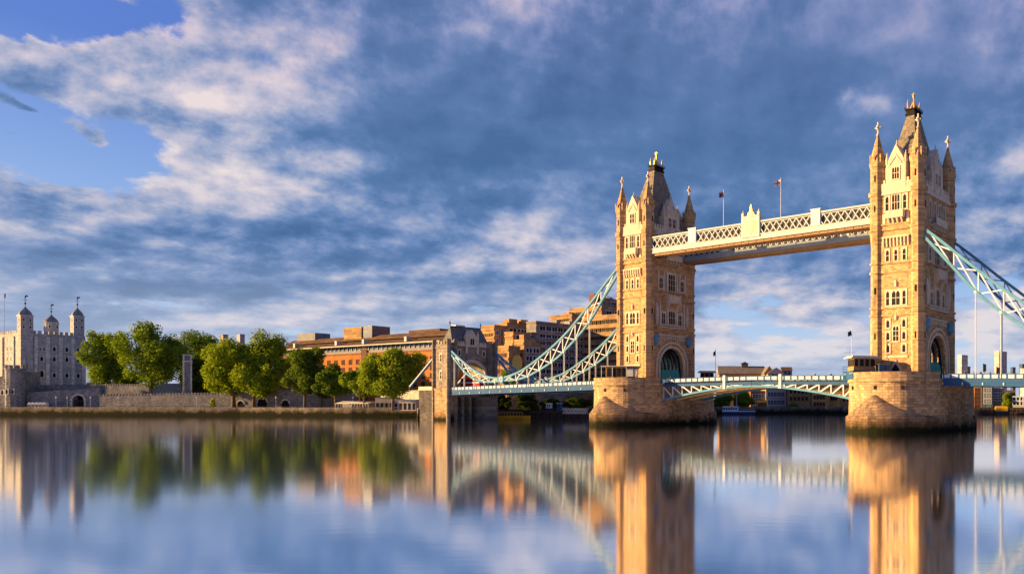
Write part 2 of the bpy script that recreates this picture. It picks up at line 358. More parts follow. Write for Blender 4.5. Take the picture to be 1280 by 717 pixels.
# ------------------------------------------------------------------ mesh helper
class MB:
    def __init__(s):
        s.v = []; s.f = []; s.m = []; s.uv = {}
    def add(s, vs, fs, mi=0):
        k = len(s.v)
        s.v += [tuple(v) for v in vs]
        for f in fs:
            s.f.append([i + k for i in f]); s.m.append(mi)
        return s
    def box(s, x0, x1, y0, y1, z0, z1, mi=0):
        return s.add([(x0, y0, z0), (x1, y0, z0), (x1, y1, z0), (x0, y1, z0), (x0, y0, z1), (x1, y0, z1), (x1, y1, z1), (x0, y1, z1)],
                     [(3, 2, 1, 0), (4, 5, 6, 7), (0, 1, 5, 4), (1, 2, 6, 5), (2, 3, 7, 6), (3, 0, 4, 7)], mi)
    def prism(s, poly, axis, lo, hi, mi=0):
        """poly: 2D points; axis 'y': (x, z) swept in y; 'x': (y, z) swept in x; 'z': (x, y) swept in z"""
        n = len(poly)
        def pt(p, q): return {'y': (p[0], q, p[1]), 'x': (q, p[0], p[1]), 'z': (p[0], p[1], q)}[axis]
        vs = [pt(p, lo) for p in poly] + [pt(p, hi) for p in poly]
        fs = [list(range(n)), list(range(2 * n - 1, n - 1, -1))]
        fs += [(i, n + i, n + (i + 1) % n, (i + 1) % n) for i in range(n)]
        return s.add(vs, fs, mi)
    def cyl(s, cx, cy, z0, z1, r0, r1=None, n=8, mi=0, rot=None):
        r1 = r0 if r1 is None else r1
        rot = math.pi / n if rot is None else rot
        vs = []
        for z, r in ((z0, r0), (z1, r1)):
            vs += [(cx + r * math.cos(rot + 2 * math.pi * i / n), cy + r * math.sin(rot + 2 * math.pi * i / n), z) for i in range(n)]
        fs = [list(range(n - 1, -1, -1)), list(range(n, 2 * n))]
        fs += [(i, (i + 1) % n, n + (i + 1) % n, n + i) for i in range(n)]
        return s.add(vs, fs, mi)
    def lathe(s, cx, cy, prof, n=10, mi=0):
        for (z0, r0), (z1, r1) in zip(prof, prof[1:]):
            s.cyl(cx, cy, z0, z1, max(r0, .01), max(r1, .01), n, mi)
        return s
    def beam(s, p, q, w, h=None, mi=0, up=(0, 0, 1)):
        h = w if h is None else h
        p, q = Vector(p), Vector(q)
        d = (q - p).normalized(); u = Vector(up)
        if abs(d.dot(u)) > 0.99: u = Vector((1, 0, 0))
        sd = d.cross(u).normalized(); u2 = sd.cross(d).normalized()
        vs = []
        for c in (p, q):
            for a, b in ((-1, -1), (1, -1), (1, 1), (-1, 1)):
                vs.append(c + sd * (a * w / 2) + u2 * (b * h / 2))
        return s.add(vs, [(3, 2, 1, 0), (4, 5, 6, 7), (0, 1, 5, 4), (1, 2, 6, 5), (2, 3, 7, 6), (3, 0, 4, 7)], mi)
    def tube(s, pts, radii, n=7, mi=0):
        rings = []
        for i, p in enumerate(pts):
            p = Vector(p)
            d = (Vector(pts[min(i + 1, len(pts) - 1)]) - Vector(pts[max(i - 1, 0)])).normalized()
            u = Vector((1, 0, 0)) if abs(d.x) < 0.9 else Vector((0, 1, 0))
            a = d.cross(u).normalized(); b = d.cross(a)
            rings.append([p + (a * math.cos(2 * math.pi * k / n) + b * math.sin(2 * math.pi * k / n)) * radii[i] for k in range(n)])
        vs = [v for r in rings for v in r]
        fs = [(i * n + k, i * n + (k + 1) % n, (i + 1) * n + (k + 1) % n, (i + 1) * n + k) for i in range(len(pts) - 1) for k in range(n)]
        fs += [list(range(n - 1, -1, -1)), list(range((len(pts) - 1) * n, len(pts) * n))]
        return s.add(vs, fs, mi)
    def build(s, name, mats, parent=None, loc=None, rz=0.0, smooth=False, fix=True):
        me = bpy.data.meshes.new(name)
        me.from_pydata(s.v, [], s.f)
        if not isinstance(mats, (list, tuple)): mats = [mats]
        for m in mats: me.materials.append(M[m] if isinstance(m, str) else m)
        me.polygons.foreach_set('material_index', s.m)
        if fix and len(s.f) < 20000:
            bm = bmesh.new(); bm.from_mesh(me)
            bmesh.ops.recalc_face_normals(bm, faces=bm.faces)
            bm.to_mesh(me); bm.free()
        if smooth: me.polygons.foreach_set('use_smooth', [True] * len(me.polygons))
        me.update()
        o = bpy.data.objects.new(name, me)
        COL.objects.link(o)
        if parent is not None: o.parent = parent
        if loc is not None: o.location = loc
        o.rotation_euler.z = rz
        return o


def tag(o, label, cat, group=None, kind=None):
    if label: o['label'] = label
    if cat: o['category'] = cat
    if group: o['group'] = group
    if kind: o['kind'] = kind
    return o


def thing(name, loc, rz, label, cat, group=None):
    o = bpy.data.objects.new(name, None)
    o.empty_display_size = 1
    COL.objects.link(o)
    o.location = loc; o.rotation_euler.z = rz
    return tag(o, label, cat, group)


def copy_tree(o, parent=None):
    c = o.copy(); COL.objects.link(c)
    if parent is not None: c.parent = parent
    for ch in o.children: copy_tree(ch, c)
    return c


def put(mesh_obj, parent, loc, rz=0.0, scale=None):
    c = mesh_obj.copy(); COL.objects.link(c)
    c.parent = parent; c.location = loc; c.rotation_euler.z = rz
    if scale: c.scale = scale
    return c


def at(px, Y, z=None, py=None):
    """photo pixel at depth Y -> world point"""
    if py is not None: z = H - (py - CY) * Y / F
    return Vector(((px - CX) / F * Y, Y, 0 if z is None else z))


def zat(py, Y): return H - (py - CY) * Y / F


# ------------------------------------------------------------------ bridge frame
PHI = 0.9927
ORG = Vector((31.064, 188.085, 0))
UA = Vector((-math.sin(PHI), math.cos(PHI), 0))     # along the bridge to the far bank
UB = Vector((math.cos(PHI), math.sin(PHI), 0))      # across, downstream
SPAN = 82.3
def bl(a, b, z=0.0): return ORG + UA * a + UB * b + Vector((0, 0, z))

# ------------------------------------------------------------------ setting: water, land, quays
MB().add([(-3500, -300, 0), (4500, -300, 0), (4500, 9000, 0), (-3500, 9000, 0)], [(0, 1, 2, 3)]).build('water', 'water')['kind'] = 'structure'

ZG = 3.2
bank = [Vector((-1500, 620, 0)), Vector((-700, 405, 0)), at(0, 352), at(300, 342), at(440, 331), at(521, 329), bl(188, -9.8), bl(179, 12), bl(184, 60), bl(176, 110),
        at(870, 398), at(1000, 402), at(1060, 398), at(1180, 392), at(1290, 386), at(1500, 380), Vector((900, 500, 0)), Vector((2500, 900, 0))]
poly = [(p.x, p.y) for p in bank] + [(4000, 8500), (-3200, 8500), (-3200, 900)]
g = MB(); g.add([(x, y, ZG) for x, y in poly], [list(range(len(poly)))])
g.build('ground', 'ground')['kind'] = 'structure'

def wall_along(pts, t, z0, z1, name, mat, label, cat, cap=None, group=None):
    mb = MB()
    for p, q in zip(pts, pts[1:]):
        d = (q - p).normalized(); n = Vector((d.y, -d.x, 0))
        if n.y > 0: n = -n
        a, b = p, q
        o = n * 0.0; i = -n * t
        vs = [a + o, b + o, b + i, a + i]
        vv = [(v.x, v.y, z0) for v in vs] + [(v.x, v.y, z1) for v in vs]
        mb.add(vv, [(3, 2, 1, 0), (4, 5, 6, 7), (0, 1, 5, 4), (1, 2, 6, 5), (2, 3, 7, 6), (3, 0, 4, 7)])
    o = mb.build(name, mat)
    return tag(o, label, cat, group)

def shift(pts, d):
    return [p + Vector((0, d, 0)) for p in pts]

wall_along(shift(bank[0:7], -0.05), 1.6, -2, ZG + 0.75, 'river_wall', 'quay', 'long weathered stone river wall below the castle and trees, green at the waterline', 'river wall')
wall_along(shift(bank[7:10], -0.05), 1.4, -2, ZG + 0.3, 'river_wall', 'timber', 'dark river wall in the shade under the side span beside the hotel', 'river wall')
wall_along(shift(bank[9:14], -0.05), 1.4, -2, ZG + 0.5, 'river_wall', 'quay', 'mottled river wall under the riverside warehouses seen below the bascules', 'river wall')
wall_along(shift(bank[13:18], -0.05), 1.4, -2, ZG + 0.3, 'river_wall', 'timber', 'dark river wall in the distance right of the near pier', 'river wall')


# ------------------------------------------------------------------ windows
def window_mesh(name, w, h, n=1, rows=1, frame='pale_stone', glass='glass', fw=0.22, mull=0.12, arch=False, proud=0.16, trans=True):
    """wall window: frame bars round a recessed pane; faces -y, x centred, z from 0"""
    mb = MB()
    W2 = w / 2
    mb.box(-W2 - fw, -W2, -proud, 0.05, -fw, h + fw)
    mb.box(W2, W2 + fw, -proud, 0.05, -fw, h + fw)
    mb.box(-W2, W2, -proud - .03, 0.05, -fw, 0)
    mb.box(-W2, W2, -proud, 0.05, h, h + fw)
    cw = w / n
    for i in range(1, n):
        mb.box(-W2 + i * cw - mull / 2, -W2 + i * cw + mull / 2, -proud + .03, 0.05, 0, h)
    for j in range(1, rows):
        mb.box(-W2, W2, -proud + .05, 0.05, j * h / rows - mull / 2, j * h / rows + mull / 2)
    if arch:
        for i in range(n):
            x0, x1 = -W2 + i * cw, -W2 + (i + 1) * cw
            xm = (x0 + x1) / 2; r = cw / 2
            for sx, xe in ((1, x0), (-1, x1)):
                mb.prism([(xe, h), (xm, h), (xm - sx * r * .45, h - r * .5), (xe, h - r * 1.3)], 'y', -proud + .04, 0.03)
    mb.box(-W2, W2, -0.02, 0.04, 0, h, 1)
    o = mb.build(name, [frame, glass])
    return o


# ------------------------------------------------------------------ bridge tower
def make_tower(root):
    z0 = 11.8
    X, Y = 9.9, 5.9
    # body with the road arch through it
    aw, zs = 5.2, 17.0
    arc = [(aw * math.cos(t), zs + 5.2 * math.sin(t)) for t in [math.pi * i / 16 for i in range(17)]]
    prof = [(-X, z0), (-X, 55.2), (X, 55.2), (X, z0), (aw, z0)] + arc + [(-aw, z0)]
    MB().prism(prof, 'y', -Y, Y).build('wall', 'granite', root)
    # string courses
    for z, hh, pr in ((19.6, .45, .22), (26.3, .5, .3), (28.0, .5, .3), (36.2, .5, .3), (38.3, .5, .3), (46.0, .5, .35), (47.2, .35, .25), (54.2, 1.0, .45)):
        mb = MB()
        mt = 'granite' if hh < .9 else 'pale_stone'
        for sx in (-1, 1):
            a, b = sorted((sx * (X + pr), sx * (X + .002)))
            if z > 20: MB().box(a, b, -3.7, 3.7, z, z + hh).build('string_course', mt, root)
        for sy in (-1, 1):
            a, b = sorted((sy * (Y + pr), sy * (Y + .002)))
            if z > 25: MB().box(-7.5, 7.5, a, b, z, z + hh).build('string_course', mt, root)
    # corner turrets
    for sx in (-1, 1):
        for sy in (-1, 1):
            cx, cy = sx * 9.0, sy * 5.05
            mb = MB()
            mb.cyl(cx, cy, z0, 26.3, 1.75); mb.cyl(cx, cy, 26.3, 26.8, 2.0); mb.cyl(cx, cy, 26.8, 28.0, 1.68); mb.cyl(cx, cy, 28, 28.5, 1.95)
            mb.cyl(cx, cy, 28.5, 36.2, 1.65); mb.cyl(cx, cy, 36.2, 36.7, 1.95); mb.cyl(cx, cy, 36.7, 38.3, 1.62); mb.cyl(cx, cy, 38.3, 38.8, 1.9)
            mb.cyl(cx, cy, 38.8, 43.2, 1.62); mb.cyl(cx, cy, 43.2, 46, 1.62, 1.95); mb.cyl(cx, cy, 46, 46.5, 2.15); mb.cyl(cx, cy, 46.5, 54.2, 1.85)
            mb.cyl(cx, cy, 54.2, 55.2, 2.1, 2.25)
            mb.cyl(cx, cy, 55.2, 61.0, 1.75); mb.cyl(cx, cy, 61, 62.0, 1.8, 2.1)
            tur = mb.build('turret', 'granite', root)
            sp = MB(); sp.cyl(cx, cy, 62.0, 63.2, 2.05, 1.75); sp.cyl(cx, cy, 63.2, 68.6, 1.72, .28)
            for i in range(8):
                a = math.pi / 4 * i
                sp.box(cx + 1.85 * math.cos(a) - .13, cx + 1.85 * math.cos(a) + .13, cy + 1.85 * math.sin(a) - .13, cy + 1.85 * math.sin(a) + .13, 62.0, 63.9)
            sp.build('spire', 'granite', tur)
            cr = MB(); cr.cyl(cx, cy, 68.6, 69.0, .45, .3); cr.box(cx - .13, cx + .13, cy - .13, cy + .13, 69.0, 71.8)
            cr.box(cx - .12, cx + .12, cy - .72, cy + .72, 70.35, 70.65); cr.box(cx - .72, cx + .72, cy - .12, cy + .12, 70.35, 70.65)
            cr.cyl(cx, cy, 70.05, 70.95, .42, .42)
            cr.build('cross', 'pale_stone', tur)
            # slit windows and vertical grooves under the corbelling
            for z in (21, 31.5, 50.5, 57.5):
                r = 1.75 if z < 50 else 1.85 if z < 56 else 1.76
                MB().box(cx - .14, cx + .14, cy + sy * (r - .15) - .12, cy + sy * (r - .15) + .12, z, z + 1.5).build('slit_window', 'black', tur)
                MB().box(cx + sx * (r - .15) - .12, cx + sx * (r - .15) + .12, cy - .14, cy + .14, z, z + 1.5).build('slit_window', 'black', tur)
    # corbel table under the upper stage
    for sx in (-1, 1):
        mb = MB()
        for i in range(8):
            y = -3.1 + i * 0.886
            a, b = sorted((sx * (X + .5), sx * (X - .05)))
            mb.box(a, b, y - .16, y + .16, 42.9, 44.2)
            mb.box(*sorted((sx * (X + .3), sx * (X - .05))), y - .16, y + .16, 42.3, 42.9)
        mb.box(*sorted((sx * (X + .55), sx * (X + .003))), -3.4, 3.4, 44.2, 44.6)
        mb.build('corbel_table', 'pale_stone', root)
    # windows of the river faces
    w3 = window_mesh('window', 2.0, 3.3, 2, 2, arch=True, fw=.3)
    w1 = window_mesh('window', .8, 3.3, 1, 2, arch=True, fw=.35)
    wl = window_mesh('window', .75, 2.6, 1, 2, arch=True, fw=.3)
    ws = window_mesh('window', .8, 1.8, 1, 1, arch=True, fw=.3)
    wc = window_mesh('window', 1.4, 3.4, 2, 3, arch=True, fw=.3)
    wt = window_mesh('window', 1.9, 3.6, 3, 2, arch=True, fw=.3)
    wd = window_mesh('window', 1.7, 2.7, 3, 2, arch=True, fw=.25)
    big = window_mesh('window', 2.8, 4.9, 3, 3, arch=True, fw=.45)
    wide = window_mesh('window', 2.7, 3.9, 3, 2, arch=True, fw=.35)
    side = window_mesh('window', 1.5, 3.2, 2, 2, arch=True, fw=.35)
    high = window_mesh('window', 1.1, 4.4, 2, 2, arch=True, fw=.25)
    protos = [w3, w1, wl, ws, wc, wt, wd, big, wide, side, high]
    for sx, rz in ((-1, -math.pi / 2), (1, math.pi / 2)):
        xf = sx * X
        def pw(m, y, z): put(m, root, (xf, y, z), rz)
        pw(w3, 0, 28.8 + .0); pw(w1, -2.05, 28.8); pw(w1, 2.05, 28.8)
        for y in (-2.1, 0, 2.1): pw(wl, y, 38.95 + .0)
        pw(wt, 0, 50.5); pw(w1, -2.2, 50.6); pw(w1, 2.2, 50.6)
        pw(wc, 0, 20.6)
        for z in (18.0, 20.9, 23.7):
            for y in (-2.0, 2.0): pw(ws, y, z)
        # carved ornament over windows, plain panel rows
        for z in (33.0, 25.4):
            mb = MB(); mb.cyl(xf, 0, z, z + .9, .38, .5); mb.cyl(xf, 0, z + .9, z + 1.7, .5, .05)
            mb.build('carving', 'pale_stone', root)
        MB().box(*sorted((xf + sx * .18, xf)), -2.9, 2.9, 16.7, 17.3).build('sill_band', 'pale_stone', root)
        # doorway with pointed hood
        mb = MB()
        mb.prism([(-1.5, z0), (-1.5, 14.2), (0, 16.3), (1.5, 14.2), (1.5, z0)], 'x', *sorted((xf + sx * .28, xf - .02 * sx)))
        mb.prism([(-1.0, z0), (-1.0, 14.0), (0, 15.4), (1.0, 14.0), (1.0, z0)], 'x', *sorted((xf + sx * .32, xf + .05 * sx)), 1)
        mb.build('door', ['pale_stone', 'glass'], root)
        # balcony
        mb = MB()
        mb.box(*sorted((xf + sx * 1.25, xf)), -2.2, 2.2, 48.6, 49.0)
        mb.box(*sorted((xf + sx * 1.25, xf + sx * 1.05)), -2.2, 2.2, 49.0, 50.3)
        for sy in (-1, 1): mb.box(*sorted((xf + sx * 1.05, xf)), sy * 2.2 - .1, sy * 2.2 + .1, 49.0, 50.3)
        for i in range(4):
            y = -1.65 + i * 1.1
            mb.prism([(xf, 47.3), (xf + sx * .35, 47.5), (xf + sx * 1.1, 48.6), (xf, 48.6)], 'y', y - .2, y + .2)
        bal = mb.build('balcony', 'pale_stone', root)
        for yy in (-3.0, 3.0):
            MB().box(*sorted((xf + sx * .2, xf)), yy - .35, yy + .35, 47.4, 49.8).build('carving', 'pale_stone', root)
        # gable
        mb = MB()
        gx = sorted((xf + sx * .15, xf - sx * 3.2))
        mb.prism([(-2.45, 55.2), (-2.45, 61.2), (-2.0, 61.2), (-2.0, 62.0), (0, 65.6), (2.0, 62.0), (2.0, 61.2), (2.45, 61.2), (2.45, 55.2)], 'x', *gx)
        gb = mb.build('gable', 'pale_stone', root)
        rf = MB(); rf.prism([(-2.1, 61.0), (0, 64.9), (2.1, 61.0)], 'x', *sorted((xf - sx * 3.0, xf - sx * 7.5)))
        rf.build('gable_roof', 'slate', gb)
        d = put(wd, gb, (xf + sx * .15, 0, 57.6), rz)
        fin = MB(); fin.cyl(xf - sx * .4, 0, 65.3, 66.6, .22, .08)
        for sy in (-1, 1):
            fin.cyl(xf - sx * .2, sy * 2.35, 61.2, 62.2, .35); fin.cyl(xf - sx * .2, sy * 2.35, 62.2, 64, .38, .05)
        fin.prism([(-1.5, 60.9), (-1.5, 61.3), (0, 63.4), (1.5, 61.3), (1.5, 60.9), (0, 62.7)], 'x', *sorted((xf + sx * .3, xf + sx * .1)))
        fin.build('pinnacle', 'pale_stone', gb)
        # parapet either side
        for sy in (-1, 1):
            mb = MB()
            mb.box(*sorted((xf + sx * .1, xf - sx * .35)), *sorted((sy * 2.46, sy * 4.2)), 55.2, 56.9)
            mb.box(*sorted((xf + sx * .1, xf - sx * .35)), *sorted((sy * 2.7, sy * 3.2)), 56.9, 57.7)
            mb.build('parapet', 'pale_stone', root)
    # road faces
    for sy, rz in ((-1, 0.0), (1, math.pi)):
        yf = sy * Y
        def pw(m, x, z): put(m, root, (x * -sy, yf, z), rz)
        # arch mouldings
        for r0, r1, pr, mi in ((5.2, 5.8, .45, 'pale_stone'), (5.8, 6.5, .28, 'granite'), (6.5, 7.0, .5, 'pale_stone')):
            mb = MB()
            n = 18
            pts = [math.pi * i / n for i in range(n + 1)]
            out = [(r1 * math.cos(t), zs + r1 * math.sin(t)) for t in pts]
            inn = [(r0 * math.cos(t), zs + r0 * math.sin(t)) for t in pts]
            for i in range(n):
                mb.prism([inn[i], out[i], out[i + 1], inn[i + 1]], 'y', *sorted((yf + sy * pr, yf)))
            for k in (-1, 1):
                mb.box(*sorted((k * r0, k * r1)), *sorted((yf + sy * pr, yf)), z0, zs + .02)
            mb.build('arch_moulding', mi, root)
        # shields beside the arch
        for k in (-1, 1):
            mb = MB()
            mb.cyl(k * 7.2, yf + sy * .45, 22.6, 23.6, .15, .85, 8); mb.cyl(k * 7.2, yf + sy * .45, 23.6, 25.3, .85, .8, 8); mb.cyl(k * 7.2, yf + sy * .45, 25.3, 25.7, .95, .9, 8)
            mb.build('shield', 'cyan', root)
        # frieze of little corbels
        mb = MB()
        for i in range(12):
            x = -5.2 + i * .945
            mb.box(x - .2, x + .2, *sorted((yf + sy * .35, yf)), 24.6, 25.7)
        mb.box(-6, 6, *sorted((yf + sy * .45, yf)), 25.7, 26.1)
        mb.build('frieze', 'pale_stone', root)
        # tripartite window and balustrade
        pw(wide, 0, 29.2); pw(side, -3.6, 29.1); pw(side, 3.6, 29.1)
        mb = MB()
        mb.box(-5.6, 5.6, *sorted((yf + sy * .8, yf)), 27.9, 28.2); mb.box(-5.6, 5.6, *sorted((yf + sy * .8, yf + sy * .6)), 28.65, 28.85)
        for i in range(17):
            x = -5.4 + i * .675
            mb.box(x - .09, x + .09, *sorted((yf + sy * .78, yf + sy * .62)), 28.2, 28.65)
        for x in (-5.3, -1.95, 1.95, 5.3):
            mb.box(x - .25, x + .25, *sorted((yf + sy * .5, yf)), 28.2, 34.4)
            mb.cyl(x, yf + sy * .25, 34.4, 36.0, .3, .04)
        mb.build('balustrade', 'pale_stone', root)
        # oriel balcony
        mb = MB()
        mb.prism([(0, 33.4), (sy * 1.7, 35.2), (sy * 1.7, 37.6), (0, 37.6)][::1], 'x', -2.3, -2.3 + .45)
        mb.prism([(0, 33.4), (sy * 1.7, 35.2), (sy * 1.7, 37.6), (0, 37.6)], 'x', 2.3 - .45, 2.3)
        mb.v = [(v[0], v[1] + yf, v[2]) for v in mb.v]
        mb.box(-1.85, 1.85, *sorted((yf + sy * 1.5, yf)), 35.2, 35.6)
        mb.box(-1.85, 1.85, *sorted((yf + sy * 1.65, yf + sy * 1.4)), 35.6, 37.4)
        mb.build('balcony', 'pale_stone', root)
        # upper row
        pw(big, 0, 38.9); pw(side, -4.6, 39.2); pw(side, 4.6, 39.2)
        for x in (-5.9, -3.3, -2.3, 2.3, 3.3, 5.9):
            MB().box(x - .2, x + .2, *sorted((yf + sy * .4, yf)), 38.6, 44.3).build('pilaster', 'pale_stone', root)
        for k in (-1, 1):
            mb = MB()
            mb.cyl(k * 6.6, yf + sy * .3, 30.0, 33.0, .55, .55); mb.cyl(k * 6.6, yf + sy * .3, 33.0, 35.2, .6, .05); mb.cyl(k * 6.6, yf + sy * .3, 28.6, 30, .1, .6)
            mb.build('statue_niche', 'pale_stone', root)
        for x in (-4.2, -1.4, 1.4, 4.2): pw(high, x, 48.6)
        mb = MB()
        mb.box(-3.2, 3.2, *sorted((yf + sy * 1.3, yf)), 47.6, 48.0); mb.box(-3.2, 3.2, *sorted((yf + sy * 1.3, yf + sy * 1.1)), 48.0, 49.3)
        for i in range(5):
            x = -2.6 + i * 1.3
            mb.box(x - .18, x + .18, *sorted((yf + sy * .9, yf)), 46.6, 47.6)
        mb.build('balcony', 'pale_stone', root)
        mb = MB()
        mb.prism([(-3.3, 55.2), (-3.3, 60.4), (-2.6, 60.4), (-2.6, 61.5), (0, 66.0), (2.6, 61.5), (2.6, 60.4), (3.3, 60.4), (3.3, 55.2)], 'y', *sorted((yf + sy * .15, yf - sy * 2.0)))
        gb = mb.build('gable', 'pale_stone', root)
        rf = MB(); rf.prism([(-2.9, 60.4), (0, 65.2), (2.9, 60.4)], 'y', *sorted((yf - sy * 1.9, yf - sy * 4.6)))
        rf.build('gable_roof', 'slate', gb)
        for x in (-1.2, 1.2): put(wd, gb, (x, yf + sy * .15, 57.4), rz)
        fin = MB(); fin.cyl(0, yf - sy * .4, 65.8, 67.2, .25, .05)
        for k in (-1, 1):
            fin.cyl(k * 3.1, yf - sy * .2, 60.4, 61.8, .4); fin.cyl(k * 3.1, yf - sy * .2, 61.8, 64, .42, .05)
            fin.box(k * 1.9 - .2, k * 1.9 + .2, *sorted((yf + sy * .35, yf)), 55.4, 61.5)
        fin.prism([(-2.2, 61.2), (-2.2, 61.7), (0, 64.8), (2.2, 61.7), (2.2, 61.2), (0, 64.0)], 'y', *sorted((yf + sy * .35, yf + sy * .12)))
        fin.build('pinnacle', 'pale_stone', gb)
        for k in (-1, 1):
            mb = MB()
            mb.box(*sorted((k * 3.31, k * 7.6)), *sorted((yf + sy * .1, yf - sy * .35)), 55.2, 56.5)
            for i in range(4):
                x = k * (3.75 + i * 1.1)
                mb.box(x - .3, x + .3, *sorted((yf + sy * .1, yf - sy * .35)), 56.5, 57.4)
            mb.build('parapet', 'pale_stone', root)
    # steep roof, crown and finial
    mb = MB()
    b = [(-8.1, -4.7), (8.1, -4.7), (8.1, 4.7), (-8.1, 4.7)]
    t_ = [(-1.9, -.95), (1.9, -.95), (1.9, .95), (-1.9, .95)]
    mb.add([(x, y, 55.3) for x, y in b] + [(x, y, 74.6) for x, y in t_], [(3, 2, 1, 0), (4, 5, 6, 7), (0, 1, 5, 4), (1, 2, 6, 5), (2, 3, 7, 6), (3, 0, 4, 7)])
    roof = mb.build('roof', 'slate', root)
    mb = MB(); mb.box(-2.2, 2.2, -1.25, 1.25, 74.6, 75.0); mb.box(-2.0, 2.0, -1.05, 1.05, 75.0, 75.9); mb.box(-2.3, 2.3, -1.35, 1.35, 75.9, 76.1)
    for i in range(9):
        for k in (-1, 1):
            mb.box(-2.25 + i * .56 - .06, -2.25 + i * .56 + .06, k * 1.3 - .06, k * 1.3 + .06, 76.1, 76.7)
    mb.build('roof_crown', 'black', roof)
    mb = MB()
    for x in (-1.6, 1.6):
        for y in (-.8, .8):
            mb.cyl(x, y, 76.1, 77.4, .2); mb.cyl(x, y, 77.4, 78.6, .28, .04)
    mb.cyl(0, 0, 76.1, 76.9, 1.0); mb.cyl(0, 0, 76.9, 78.4, .9, .25); mb.cyl(0, 0, 78.4, 80.7, .14, .08); mb.cyl(0, 0, 79.3, 79.8, .3)
    mb.box(-.45, .45, -.08, .08, 80.0, 80.2); mb.box(-.08, .08, -.45, .45, 80.0, 80.2)
    mb.build('finial', 'gold', roof)
    # blue steel inside the road arch
    for k in (-1, 1):
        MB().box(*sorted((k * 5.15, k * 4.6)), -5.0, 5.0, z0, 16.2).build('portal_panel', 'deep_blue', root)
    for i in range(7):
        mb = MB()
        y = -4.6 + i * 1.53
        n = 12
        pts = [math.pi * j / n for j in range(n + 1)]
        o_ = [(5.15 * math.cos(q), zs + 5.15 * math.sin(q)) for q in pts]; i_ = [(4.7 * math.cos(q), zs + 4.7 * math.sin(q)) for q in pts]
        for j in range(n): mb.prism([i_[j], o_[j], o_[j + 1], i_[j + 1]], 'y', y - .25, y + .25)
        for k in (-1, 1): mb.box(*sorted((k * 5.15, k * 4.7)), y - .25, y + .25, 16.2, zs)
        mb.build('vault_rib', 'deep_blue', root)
    for p in protos: bpy.data.objects.remove(p)

TG = 'towers of the bridge'
tower = thing('bridge_tower', ORG, PHI, 'near gothic stone bridge tower with four spires, the taller one to the right', 'bridge tower', TG)
make_tower(tower)
far_tower = copy_tree(tower)
far_tower.location = bl(SPAN, 0)
far_tower['label'] = 'far gothic stone bridge tower with four spires, smaller, left end of the walkways'

